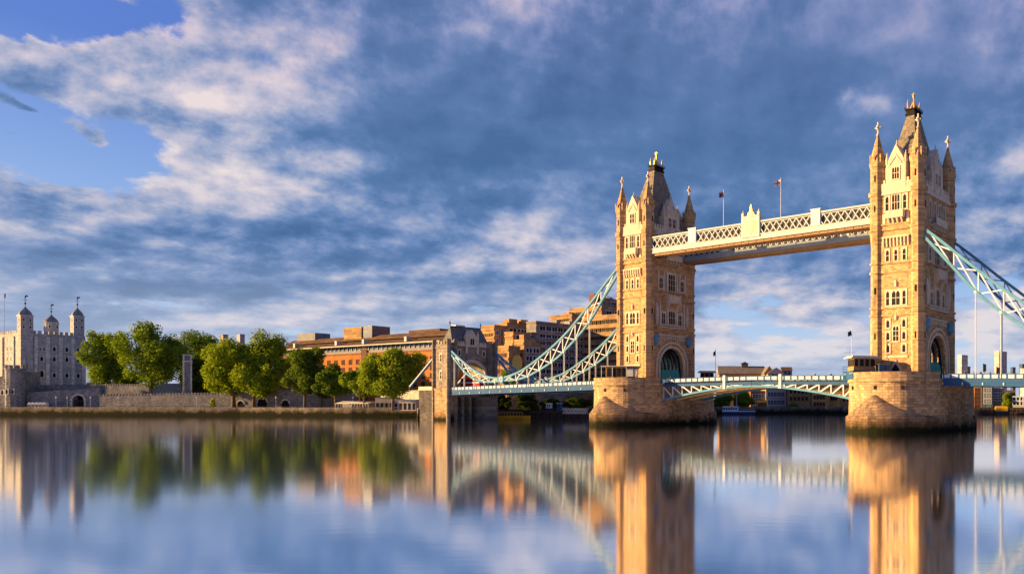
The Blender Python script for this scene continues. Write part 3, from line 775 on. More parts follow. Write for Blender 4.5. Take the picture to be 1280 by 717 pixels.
# ------------------------------------------------------------------ piers
def make_pier(root):
    HW, L, top = 10.65, 10.0, 12.3
    n = 24
    ring = []
    for i in range(n + 1):
        t = -math.pi / 2 - math.pi * i / n
        ring.append((-L + HW * math.cos(t) * 1.0, HW * math.sin(t)))
    for i in range(n + 1):
        t = math.pi / 2 - math.pi * i / n
        ring.append((L + HW * math.cos(t), HW * math.sin(t)))
    def loft(levels, name, mat, capz=True):
        me_v, me_f, uvs = [], [], []
        N = len(ring)
        per = [0]
        for i in range(N):
            p, q = ring[i], ring[(i + 1) % N]
            per.append(per[-1] + math.hypot(q[0] - p[0], q[1] - p[1]))
        for z, sc in levels:
            for (x, y) in ring:
                cx = max(-L, min(L, x))
                me_v.append((cx + (x - cx) * (HW + sc) / HW, y * (HW + sc) / HW, z))
        for k in range(len(levels) - 1):
            for i in range(N):
                j = (i + 1) % N
                me_f.append((k * N + i, k * N + j, (k + 1) * N + j, (k + 1) * N + i))
                uvs.append(((per[i], levels[k][0]), (per[i + 1], levels[k][0]), (per[i + 1], levels[k + 1][0]), (per[i], levels[k + 1][0])))
        me_f.append(list(range((len(levels) - 1) * N, len(levels) * N)))
        uvs.append([(v[0], v[1]) for v in me_v[(len(levels) - 1) * N:]])
        me = bpy.data.meshes.new(name)
        me.from_pydata(me_v, [], me_f)
        u = me.uv_layers.new(name='UVMap')
        k = 0
        for f in uvs:
            for c in f:
                u.data[k].uv = c; k += 1
        me.materials.append(M[mat])
        bm = bmesh.new(); bm.from_mesh(me); bmesh.ops.recalc_face_normals(bm, faces=bm.faces); bm.to_mesh(me); bm.free()
        o = bpy.data.objects.new(name, me); COL.objects.link(o); o.parent = root
        return o
    loft([(-3, .5), (2.0, .45), (2.6, .2), (11.0, 0), (11.0, .35), (11.5, .35), (11.8, .1)], 'wall', 'pier')
    # parapet ring
    mbs = {-1: MB(), 1: MB()}
    N = len(ring)
    def off(p, d):
        cx = max(-L, min(L, p[0])); k = (HW + d) / HW
        return (cx + (p[0] - cx) * k, p[1] * k)
    for i in range(N):
        p, q = ring[i], ring[(i + 1) % N]
        if abs(p[0]) <= L + .01 and abs(q[0]) <= L + .01: continue
        mb = mbs[-1 if p[0] + q[0] < 0 else 1]
        a, b, c, d = off(p, .1), off(q, .1), off(q, -.5), off(p, -.5)
        mb.add([(x, y, 11.8) for x, y in (a, b, c, d)] + [(x, y, 13.0) for x, y in (a, b, c, d)], [(4, 5, 6, 7), (0, 1, 5, 4), (2, 3, 7, 6), (1, 2, 6, 5), (3, 0, 4, 7)])
        a, b, c, d = off(p, .25), off(q, .25), off(q, -.6), off(p, -.6)
        mb.add([(x, y, 13.0) for x, y in (a, b, c, d)] + [(x, y, 13.25) for x, y in (a, b, c, d)], [(3, 2, 1, 0), (4, 5, 6, 7), (0, 1, 5, 4), (2, 3, 7, 6), (1, 2, 6, 5), (3, 0, 4, 7)])
    for k in mbs: mbs[k].build('parapet', 'pier_plain', root)
    # drain slots
    for sx in (-1, 1):
        for t in (-38, 0, 32):
            a = R(180 + t) if sx < 0 else R(t)
            cx, cy = sx * L + (HW + .05) * math.cos(a), (HW + .05) * math.sin(a)
            MB().box(cx - .22, cx + .22, cy - .22, cy + .22, 9.4, 10.2).build('drain_slot', 'black', root)
    # pointed cutwaters with domed stone tops
    for sx in (-1, 1):
        xb = -(L + 1.0); tip = -(L + HW + 3.4); zc, zn = 3.2, 8.5
        nn = 24
        side = []
        for i in range(nn + 1):
            u = i / nn
            side.append((xb + (tip - xb) * u, (HW + .40) * math.cos(u * math.pi / 2) ** 0.62 if u < 1 else 0.0))
        outline = side + [(x, -y) for x, y in side[-2::-1]]
        ap = -(L + HW - .2)
        lv = []
        for k in range(7):
            s = k / 6
            zz = zc + (zn - zc) * (1 - (1 - s) ** 1.25)
            lv.append([(x + (ap - x) * s, y * (1 - s), zz) for x, y in outline])
        mb = MB(); N = len(outline)
        vs = [(x, y, -3) for x, y in outline] + [p for l in lv for p in l]
        fs = [(r * N + i, r * N + i + 1, (r + 1) * N + i + 1, (r + 1) * N + i) for r in range(7) for i in range(N - 1)]
        if sx > 0: vs = [(-x, y, z) for x, y, z in vs]
        mb.add(vs, fs)
        c = mb.build('cutwater', 'pier_dark', root, smooth=False)

PG = 'granite river piers'
pier = thing('bridge_pier', bl(0, 0), PHI, 'near granite pier with rounded end carrying the right bridge tower', 'bridge pier', PG)
make_pier(pier)
pier2 = copy_tree(pier); pier2.location = bl(SPAN, 0)
pier2['label'] = 'far granite pier with rounded end carrying the left bridge tower'

# ------------------------------------------------------------------ high level walkways
def make_walkway(root, front):
    y0, y1 = -35.3, 35.3
    W = 1.9
    mb = MB(); mb.box(-W, W, y0, y1, 48.2, 48.5)
    for i in range(30):
        y = y0 + 1 + i * 2.36
        mb.box(-W + .1, W - .1, y - .12, y + .12, 47.75, 48.2)
    for x in (-W + .3, -.55, .55, W - .3): mb.box(x - .1, x + .1, y0, y1, 47.6, 48.2)
    mb.build('soffit', 'soffit', root)
    for sx in (-1, 1):
        x = sx * W
        mb = MB()
        mb.box(x - .14, x + .14, y0, y1, 48.5, 49.5); mb.box(x - .26, x + .26, y0, y1, 49.5, 49.7); mb.box(x - .24, x + .24, y0, y1, 48.25, 48.5)
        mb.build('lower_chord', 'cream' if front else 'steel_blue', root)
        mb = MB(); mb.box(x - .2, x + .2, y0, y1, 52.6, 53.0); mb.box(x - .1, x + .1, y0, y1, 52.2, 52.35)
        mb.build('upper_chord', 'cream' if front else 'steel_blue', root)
        mb = MB()
        n = 36
        dy = (y1 - y0) / n
        for i in range(n):
            ya = y0 + i * dy
            mb.beam((x - .06, ya, 49.7), (x - .06, ya + dy, 52.4), .10, .20); mb.beam((x + .06, ya + dy, 49.7), (x + .06, ya, 52.4), .10, .20)
        mb.build('lattice', 'white', root)
        mb = MB(); mb.box(x - .05 - sx * .5, x + .05 - sx * .5, y0, y1, 49.7, 52.2)
        mb.build('side_glazing', 'dark_glazing', root)
        for yy in (-19.5, 19.5):
            mb = MB(); mb.box(x - .35, x + .35, yy - 1.3, yy + 1.3, 49.72, 53.5); mb.box(x - .45, x + .45, yy - 1.45, yy + 1.45, 53.5, 53.75)
            mb.build('panel', 'white', root)
        # coat of arms panel in the middle, outward side only
        if not front or sx > 0: continue
        mb = MB(); mb.box(x - .4, x + .4, -2.5, 2.5, 49.0, 54.2); mb.box(x - .5, x + .5, -2.7, 2.7, 54.2, 54.5)
        for k in (-1, 1):
            mb.box(x - .42, x + .42, k * 2.5 - .35, k * 2.5 + .35, 49.0, 55.4); mb.cyl(x, k * 2.5, 55.4, 56.2, .35, .05)
        pn = mb.build('panel', 'cream', root)
        mb = MB()
        mb.prism([(-1.1, 51.0), (-1.0, 53.2), (1.0, 53.2), (1.1, 51.0), (0, 49.6)], 'x', *sorted((x + sx * .52, x + sx * .39)))
        for k in (-1, 1): mb.prism([(k * 1.3, 50), (k * 2.0, 50), (k * 1.9, 53.4), (k * 1.4, 53.0)], 'x', *sorted((x + sx * .48, x + sx * .39)))
        mb.prism([(-1.2, 54.5), (-.9, 55.3), (-.45, 55.5), (-.3, 56.6), (0, 57.6), (.3, 56.6), (.45, 55.5), (.9, 55.3), (1.2, 54.5)], 'x', x - .2, x + .2)
        mb.build('coat_of_arms', 'gold', pn)
    mb = MB(); mb.prism([(-W + .5, 52.4), (0, 53.2), (W - .5, 52.4)], 'y', y0, y1)
    mb.build('roof', 'lead', root)

WG = 'high level walkways between the towers'
wk = thing('high_level_walkway', bl(SPAN / 2, -7.4), PHI, 'sunlit cream lattice walkway nearest the viewer, high between the two towers', 'walkway', WG)
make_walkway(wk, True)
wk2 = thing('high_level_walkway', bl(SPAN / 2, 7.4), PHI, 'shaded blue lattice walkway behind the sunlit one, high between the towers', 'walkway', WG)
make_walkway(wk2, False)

# ------------------------------------------------------------------ decks
def parapet(mb, x, ya, yb, zfun, n, white=1):
    """blue rail with white panels between posts, follows zfun(y); mats 0 blue 1 white"""
    dy = (yb - ya) / n
    for i in range(n):
        a, b = ya + i * dy, ya + (i + 1) * dy
        za, zb = zfun(a), zfun(b)
        def strip(x0, x1, lo, hi, p, q, mi):
            zp, zq = za + (zb - za) * (p - a) / dy, za + (zb - za) * (q - a) / dy
            mb.add([(x0, p, zp + lo), (x1, p, zp + lo), (x1, q, zq + lo), (x0, q, zq + lo), (x0, p, zp + hi), (x1, p, zp + hi), (x1, q, zq + hi), (x0, q, zq + hi)],
                   [(3, 2, 1, 0), (4, 5, 6, 7), (0, 1, 5, 4), (1, 2, 6, 5), (2, 3, 7, 6), (3, 0, 4, 7)], mi)
        strip(x - .12, x + .12, 0.0, .22, a, b, 0); strip(x - .14, x + .14, 1.02, 1.2, a, b, 0)
        strip(x - .11, x + .11, .22, 1.02, a, a + dy * .22, 0)
        strip(x - .05, x + .05, .22, 1.02, a + dy * .22, b, 1)


def sloped(mb, x0, x1, ya, yb, zf, lo, hi, mi=0):
    mb.add([(x0, ya, zf(ya) + lo), (x1, ya, zf(ya) + lo), (x1, yb, zf(yb) + lo), (x0, yb, zf(yb) + lo), (x0, ya, zf(ya) + hi), (x1, ya, zf(ya) + hi), (x1, yb, zf(yb) + hi), (x0, yb, zf(yb) + hi)],
           [(3, 2, 1, 0), (4, 5, 6, 7), (0, 1, 5, 4), (1, 2, 6, 5), (2, 3, 7, 6), (3, 0, 4, 7)], mi)


def make_side_deck(root, s0, s1):
    zf = lambda y: 11.75 - 1.35 * (abs(y) - 10.65) / 75.0
    mb = MB(); sloped(mb, -8.9, 8.9, s0, s1, zf, -.35, 0.0)
    mb.build('road_deck', 'asphalt', root)
    for sx in (-1, 1):
        mb = MB(); parapet(mb, sx * 9.1, s0, s1, zf, 36)
        mb.build('parapet', ['blue', 'white'], root)
        mb = MB(); sloped(mb, sx * 9.1 - .2, sx * 9.1 + .2, s0, s1, zf, -.75, -.003); sloped(mb, sx * 9.1 - .12, sx * 9.1 + .12, s0, s1, zf, -1.3, -.75)
        sloped(mb, sx * 9.1 - .25, sx * 9.1 + .25, s0, s1, zf, -1.55, -1.3)
        mb.build('edge_girder', 'blue', root)
        mb = MB(); n = 14
        for i in range(n + 1):
            y = s0 + (s1 - s0) * (i + .02) / (n + .04)
            mb.box(sx * 9.1 - .3, sx * 9.1 + .3, y - .12, y + .12, zf(y) - 1.3, zf(y) - .75)
        mb.build('girder_stiffener', 'white', root)
    mb = MB(); n = 14
    for i in range(n + 1):
        y = s0 + (s1 - s0) * (i + .02) / (n + .04)
        mb.box(-8.9, 8.9, y - .2, y + .2, zf(y) - 1.4, zf(y) - .36)
    mb.build('cross_girder', 'blue', root)

SG = 'side spans of the bridge'
d1 = thing('side_span', bl(SPAN, 0), PHI, 'blue and white side span deck on the left between far pier and shore', 'bridge span', SG)
make_side_deck(d1, 10.9, 87.4)
d2 = thing('side_span', bl(0, 0), PHI, 'blue and white side span deck on the right running out of the picture', 'bridge span', SG)
make_side_deck(d2, -10.9, -75)

def make_bascule(root, sgn):
    """root at the pier face; the leaf runs to y = sgn * 30.4"""
    Lf = 30.4
    zf = lambda y: 11.75 + .35 * math.sin(min(1, abs(y) / 30.4) * math.pi / 2)
    ys = lambda s: sgn * s
    mb = MB(); sloped(mb, -8.6, 8.6, 0, ys(Lf), zf, -.3, 0)
    mb.build('road_deck', 'asphalt', root)
    lowz = lambda s: 7.1 + 3.6 * (1 - (1 - s / Lf) ** 1.7)
    n = 9
    for k, x in enumerate((-8.9, -3.0, 3.0, 8.9)):
        outer = abs(x) > 5
        mb = MB()
        st = [Lf * i / n for i in range(n + 1)]
        for a, b in zip(st, st[1:]):
            mb.beam((x, ys(a), lowz(a)), (x, ys(b), lowz(b)), .5 if outer else .75, .5, 0)
        mb.beam((x, ys(0), zf(0) - .66), (x, ys(Lf), zf(Lf) - .66), .4, .7, 2 if outer else 0)
        for i, (a, b) in enumerate(zip(st, st[1:])):
            top_a, top_b = zf(a) - 1.0, zf(b) - 1.0
            if top_b - lowz(b) > .25 or True:
                mb.beam((x, ys(a + .15), lowz(a) + .2), (x, ys(a + .15), max(top_a, lowz(a) + .3)), .28, .34, 1)
                if top_a - lowz(a) > .5:
                    mb.beam((x, ys(a + .2), top_a), (x, ys(b), lowz(b) + .1), .24, .34, 1)
        if outer:
            mb.build('truss_girder', ['cyan', 'white', 'blue'], root)
        else:
            mb.build('truss_girder', ['gold_lit_cream', 'gold_lit_cream', 'blue'], root)
    mb = MB()
    for i in range(1, n + 1):
        s = Lf * (i - .02) / n
        mb.box(-8.6, 8.6, *sorted((ys(s - .15), ys(s + .05))), lowz(s) + .28, lowz(s) + .65)
    mb.build('cross_brace', 'cream', root)
    for sx in (-1, 1):
        mb = MB(); parapet(mb, sx * 9.0, 0, ys(Lf), zf, 15)
        mb.build('parapet', ['blue', 'white'], root)
        mb = MB(); mb.box(sx * 9.0 - .3, sx * 9.0 + .3, *sorted((ys(Lf - 8.4), ys(Lf - 9.2))), 10.0, 13.6)
        mb.build('post', 'white', root)

BG = 'bascule leaves between the piers'
b1 = thing('bascule_leaf', bl(10.7, 0), PHI, 'bascule leaf hinged on the near right pier, pale blue trussed girders', 'bascule', BG)
make_bascule(b1, 1)
b2 = thing('bascule_leaf', bl(SPAN - 10.7, 0), PHI, 'bascule leaf hinged on the far left pier, sunlit girders showing underneath', 'bascule', BG)
make_bascule(b2, -1)

# ------------------------------------------------------------------ suspension chains
def interp(tab, s):
    for (a, za), (b, zb) in zip(tab, tab[1:]):
        if a <= s <= b: return za + (zb - za) * (s - a) / (b - a)
    return tab[-1][1] if s > tab[-1][0] else tab[0][1]

def smooth_tab(tab, n):
    """Catmull-Rom through the measured points"""
    out = []
    pts = [tab[0]] + tab + [tab[-1]]
    for i in range(1, len(pts) - 2):
        p0, p1, p2, p3 = pts[i - 1:i + 3]
        for k in range(n):
            t = k / n
            f = lambda a, b, c, d: .5 * (2 * b + (c - a) * t + (2 * a - 5 * b + 4 * c - d) * t * t + (3 * b - a - 3 * c + d) * t ** 3)
            out.append((f(p0[0], p1[0], p2[0], p3[0]), f(p0[1], p1[1], p2[1], p3[1])))
    out.append(tab[-1])
    return out

UP = smooth_tab([(5.6, 46.4), (10.8, 42.2), (19.2, 35.0), (29.1, 27.2), (39.3, 21.2), (49.9, 16.4), (59.3, 14.2)], 5)
LO = smooth_tab([(5.6, 45.0), (12.4, 37.4), (18.0, 31.1), (23.5, 26.3), (33.0, 20.0), (44.5, 15.3), (52.0, 13.7), (59.3, 13.5)], 5)
UP2 = smooth_tab([(59.3, 14.2), (66, 14.7), (73, 16.8), (80, 20.2), (87.0, 24.3)], 4)
LO2 = smooth_tab([(59.3, 13.5), (66, 13.1), (73.7, 14.2), (80, 17.4), (87.0, 23.2)], 4)

def make_chain(root, sgn, smax=90):
    zdeck = lambda s: 11.75 - 1.35 * (s - 10.65) / 75.0 + .2
    def seg(name, up, lo, panels, s0, s1):
        mb = MB()
        for tab in (up, lo):
            for (a, za), (b, zb) in zip(tab, tab[1:]):
                if a > smax: break
                mb.beam((0, sgn * a, za), (0, sgn * b, zb), .62, .62)
        o = mb.build(name, 'cyan', root)
        mb = MB()
        for i in range(panels):
            a = s0 + (s1 - s0) * i / panels; b = s0 + (s1 - s0) * (i + 1) / panels
            if b > smax: break
            ua, la, ub, lb = interp(up, a), interp(lo, a), interp(up, b), interp(lo, b)
            if i > 0: mb.beam((0, sgn * a, la), (0, sgn * a, ua), .26, .26)
            if max(ua - la, ub - lb) > .9:
                mb.beam((.08, sgn * a, la), (.08, sgn * b, ub), .14, .3); mb.beam((-.08, sgn * a, ua), (-.08, sgn * b, lb), .14, .3)
        mb.build('bracing', 'white', o)
        return o
    seg('long_link', UP, LO, 9, 8.0, 58.0)
    if smax > 60:
        seg('short_link', UP2, LO2, 5, 61.0, 85.5)
        mb = MB()
        mb.v = []
        n = 16
        ring = [(59.3 + 1.25 * math.cos(2 * math.pi * i / n), 13.85 + 1.25 * math.sin(2 * math.pi * i / n)) for i in range(n)]
        mb.prism([(sgn * a, z) for a, z in ring], 'x', -.5, .5, 0)
        ring = [(59.3 + .7 * math.cos(2 * math.pi * i / n), 13.85 + .7 * math.sin(2 * math.pi * i / n)) for i in range(n)]
        mb.prism([(sgn * a, z) for a, z in ring], 'x', -.56, .56, 1)
        ring = [(59.3 + .32 * math.cos(2 * math.pi * i / n), 13.85 + .32 * math.sin(2 * math.pi * i / n)) for i in range(n)]
        mb.prism([(sgn * a, z) for a, z in ring], 'x', -.6, .6, 2)
        mb.build('pin_joint', ['cyan', 'white', 'red'], root)
    k = 0
    s = 18.5
    while s < min(smax, 86):
        if abs(s - 59.3) > 2.5:
            tab = LO if s < 59.3 else LO2
            z1 = interp(tab, s)
            if z1 - zdeck(s) > .8:
                mb = MB(); mb.cyl(-.18, sgn * s, zdeck(s), z1, .085, n=6); mb.cyl(.18, sgn * s, zdeck(s), z1, .085, n=6); mb.box(-.35, .35, sgn * s - .25, sgn * s + .25, z1 - .5, z1 + .1)
                mb.build('hanger', 'white', root)
        s += 5.55

CG = 'suspension chains of the bridge'
for b_, near, lab in ((-9.1, False, 'pale blue suspension chain nearest the viewer, left of the far tower down to the shore'),
                      (9.1, False, 'pale blue suspension chain on the far edge of the deck, left of the far tower'),
                      (-9.1, True, 'pale blue suspension chain nearest the viewer, leaving the picture at right'),
                      (9.1, True, 'pale blue suspension chain on the far edge of the deck, leaving the picture at right')):
    c = thing('suspension_chain', bl(0 if near else SPAN, b_), PHI, lab, 'chain', CG)
    make_chain(c, -1 if near else 1, 57 if near else 90)

# ------------------------------------------------------------------ abutment gatehouse on the far shore
def make_abutment():
    root = thing('bridge_gatehouse', bl(174.3, 0), PHI, 'stone gatehouse with steep slate roof and road arch at the shore end of the bridge', 'gatehouse')
    aw, zs = 5.6, 15.0
    arc = [(aw * math.cos(t), zs + aw * math.sin(t)) for t in [math.pi * i / 16 for i in range(17)]]
    MB().prism([(-6.9, 10.2), (-6.9, 26.2), (6.9, 26.2), (6.9, 10.2), (aw, 10.2)] + arc + [(-aw, 10.2)], 'y', -3.6, 3.6).build('wall', 'gate_stone', root)
    n = 16
    for sy in (-1, 1):
        mb = MB()
        pts = [math.pi * i / n for i in range(n + 1)]
        for i in range(n):
            a, b = pts[i], pts[i + 1]
            mb.prism([(5.6 * math.cos(a), zs + 5.6 * math.sin(a)), (6.5 * math.cos(a), zs + 6.5 * math.sin(a)), (6.5 * math.cos(b), zs + 6.5 * math.sin(b)), (5.6 * math.cos(b), zs + 5.6 * math.sin(b))], 'y', *sorted((sy * 3.6, sy * 4.0)))
        mb.build('arch_moulding', 'pale_stone', root)
    for sx in (-1, 1):
        mb = MB()
        x0, x1 = sorted((sx * 6.9, sx * 9.6))
        mb.box(x0, x1, -4.0, 4.0, 11.0, 26.6); mb.box(x0 - .2, x1 + .2, -4.2, 4.2, 25.2, 25.9)
        for i in range(5):
            y = -3.4 + i * 1.7
            mb.box(x0, x0 + .6, y - .55, y + .55, 26.6, 27.8); mb.box(x1 - .6, x1, y - .55, y + .55, 26.6, 27.8)
        for i in range(2):
            x = x0 + .9 + i * 1.4
            mb.box(x - .3, x + .3, -4.0, -3.5, 26.6, 27.8)
        for sy in (-1, 1):
            for x in (x0, x1):
                mb.cyl(x, sy * 4.2, -2, 27.6, .75); mb.cyl(x, sy * 4.2, 27.6, 28.4, .85, .7)
        py = mb.build('pylon', 'gate_stone', root)
        mb = MB(); mb.box(x0 - .3, x1 + .3, -4.4, 4.4, -2, 11.0); mb.box(x0 - .5, x1 + .5, -4.7, 4.7, 10.6, 11.2)
        mb.build('pylon_base', 'pier_plain', root)
        for z in (14.5, 20.5):
            wn = window_mesh('window', 1.0, 2.8, 1, 2, arch=True, fw=.3)
            wn.parent = py; wn.location = (sx * 9.6, 0, z); wn.rotation_euler.z = sx * math.pi / 2
    # steep hipped roof
    mb = MB()
    mb.add([(-7.6, -3.7, 26.2), (7.6, -3.7, 26.2), (7.6, 3.7, 26.2), (-7.6, 3.7, 26.2), (-6.2, 0, 33.2), (6.2, 0, 33.2)],
           [(3, 2, 1, 0), (0, 1, 5, 4), (1, 2, 5), (2, 3, 4, 5), (3, 0, 4)])
    rf = mb.build('roof', 'grey_slate', root)
    mb = MB(); mb.box(-6.3, 6.3, -.12, .12, 33.1, 33.4)
    for x in (-6.2, 6.2): mb.cyl(x, 0, 33.4, 35.6, .16, .05); mb.cyl(x, 0, 34.3, 34.7, .3)
    mb.build('ridge_finial', 'black', rf)
    for sy in (-1, 1):
        mb = MB()
        mb.prism([(-2.2, 26.0), (-2.2, 29.4), (0, 32.2), (2.2, 29.4), (2.2, 26.0)], 'y', *sorted((sy * 3.9, sy * 1.0)))
        for k in (-1, 1):
            mb.cyl(k * 2.3, sy * 3.9, 23.5, 30.0, .4); mb.cyl(k * 2.3, sy * 3.9, 30, 31.8, .42, .05)
        gb = mb.build('gable', 'pale_stone', root)
        wn = window_mesh('window', 1.6, 2.4, 2, 1, arch=True, fw=.25); wn.parent = gb; wn.location = (0, sy * 3.9, 26.8); wn.rotation_euler.z = 0 if sy < 0 else math.pi
        for k in (-1, 1):
            mb = MB()
            mb.box(*sorted((k * 2.9, k * 6.85)), *sorted((sy * 3.9, sy * 3.5)), 26.2, 27.0)
            for i in range(4): mb.box(k * (3.4 + i) - .3, k * (3.4 + i) + .3, *sorted((sy * 3.9, sy * 3.5)), 27.0, 27.8)
            mb.build('parapet', 'pale_stone', root)
        for x in (-5, 5):
            wn = window_mesh('window', .8, 1.9, 1, 1, arch=True, fw=.3); wn.parent = root; wn.location = (x, sy * 3.6, 22.9); wn.rotation_euler.z = 0 if sy < 0 else math.pi
    # legs below the road
    mb = MB(); mb.box(-8, 8, -3.4, 3.4, 8.2, 10.2); mb.box(2.5, 8.2, -6.5, 3.4, -2, 8.2)
    for x in (-6.2, -3.2, -.2): mb.box(x - .5, x + .5, -3.2, -2.2, -2, 8.2)
    mb.box(-8, 2.5, 1.0, 3.4, -2, 8.2)
    mb.build('base_wall', 'grey_concrete', root)
make_abutment()

# approach viaduct and back stays north of the gatehouse
ap = thing('approach_viaduct', bl(179, 0), PHI, 'grey stone approach viaduct wall behind the gatehouse, left of it', 'viaduct')
MB().box(-9.4, 9.4, 0.2, 9, -1, 10.6).build('wall', 'shade_toned_stone', ap)
for k in (-1, 1):
    mb = MB(); mb.box(*sorted((k * 9.7, k * 8.9)), 0.2, 9, 10.603, 11.0); mb.box(*sorted((k * 9.6, k * 9.2)), 0.2, 9, 11.0, 11.9)
    mb.build('parapet', 'pale_stone', ap)
for b_, lab in ((-9.1, 'blue and white back stay slanting down behind the gatehouse, on the viewer side'), (9.1, 'blue and white back stay slanting down behind the gatehouse, on the far side')):
    st = thing('back_stay', bl(179.2, b_), PHI, lab, 'back stay', 'back stays of the gatehouse')
    mb = MB(); mb.beam((0, 0.3, 21.6), (0, 15, 11.4), .7, .35); mb.build('lower_chord', 'blue', st)
    mb = MB(); mb.beam((0, 0.3, 22.2), (0, 15, 12.0), .5, .3); mb.build('upper_chord', 'white', st)


# ------------------------------------------------------------------ generic building by photo pixels
def solve_len(o, d, px):
    """distance along d from o until the photo column px is reached"""
    t = (px - CX) / F
    den = d.x - t * d.y
    return (t * o.y - o.x) / den if abs(den) > 1e-6 else 0


class Block:
    """rectangular building: corner at photo column C and depth Y, left face to column L, front face to column Rr"""
    def __init__(s, name, label, cat, C, Y, L, Rr, top, mat, rz=PHI, base=ZG, group=None, parent=None, ly=None, lx=None):
        o = at(C, Y); s.dx = Vector((math.cos(rz), math.sin(rz), 0)); s.dy = Vector((-math.sin(rz), math.cos(rz), 0))
        s.lx = lx if lx else abs(solve_len(o, s.dx, Rr)); s.ly = ly if ly else abs(solve_len(o, s.dy, L))
        s.lx = min(s.lx, 160); s.ly = min(s.ly, 160)
        s.root = thing(name, (o.x, o.y, base), rz, label, cat, group)
        s.h = zat(top, Y) - base; s.C = C; s.Y = Y; s.base = base; s.mat = mat
        MB().box(0, s.lx, 0, s.ly, -.5, s.h).build('wall', mat, s.root)
    def zp(s, py): return zat(py, s.Y) - s.base
    def parapet(s, mat=None, h=.9, t=.5, ov=.15):
        mb = MB(); x, y = s.lx, s.ly
        mb.box(-ov, x + ov, -ov, t, s.h + .003, s.h + h); mb.box(-ov, x + ov, y - t, y + ov, s.h + .003, s.h + h)
        mb.box(-ov, t, t, y - t, s.h + .003, s.h + h); mb.box(x - t, x + ov, t, y - t, s.h + .003, s.h + h)
        mb.build('roof_edge', mat or s.mat, s.root); return s
    def wins(s, face, m, n, zs, pad=2.0, skip=None):
        ln = s.lx if face == 'front' else s.ly
        n = max(1, n)
        for z in zs:
            for i in range(n):
                if skip and random.random() < skip: continue
                u = pad + (ln - 2 * pad) * ((i + .5) / n)
                if face == 'front': put(m, s.root, (u, 0, z))
                else: put(m, s.root, (0, u, z), -math.pi / 2)
        return s
    def band(s, face, z, h, mat, proud=.25, name='floor_band'):
        mb = MB()
        if face == 'front': mb.box(0, s.lx, -proud, -.003, z, z + h)
        else: mb.box(-proud, -.003, 0, s.ly, z, z + h)
        mb.build(name, mat, s.root); return s
    def gable(s, along, rise, mat, name='roof', ov=.4):
        mb = MB()
        if along == 'x': mb.prism([(-ov, s.h), (s.ly / 2, s.h + rise), (s.ly + ov, s.h)], 'x', -ov, s.lx + ov)
        else: mb.prism([(-ov, s.h), (s.lx / 2, s.h + rise), (s.lx + ov, s.h)], 'y', -ov, s.ly + ov)
        return mb.build(name, mat, s.root)

random.seed(7)
PROTO = []
def proto(*a, **k):
    o = window_mesh(*a, **k); PROTO.append(o); return o
wn_strip = proto('window', 3.6, 1.7, 3, 1, frame='concrete', fw=.15, mull=.12)
wn_white = proto('window', 3.4, 1.8, 2, 1, frame='white', fw=.25, mull=.12)
wn_arch = proto('window', 2.3, 2.3, 2, 2, frame='red_brick', fw=.18, mull=.12, arch=True)
wn_sash = proto('window', 1.4, 2.3, 2, 2, frame='white', fw=.2, mull=.1)
wn_small = proto('window', 1.2, 1.8, 1, 2, frame='red_brick', fw=.15, mull=.1)
wn_keep = proto('window', 1.2, 2.5, 1, 1, frame='portland', fw=.35, arch=True, proud=.1)
wn_keep_big = proto('window', 1.5, 3.5, 1, 1, frame='portland', fw=.4, arch=True, proud=.1)
wn_pair = proto('window', 1.6, 1.7, 2, 1, frame='portland', fw=.25, mull=.4, arch=True, proud=.1)

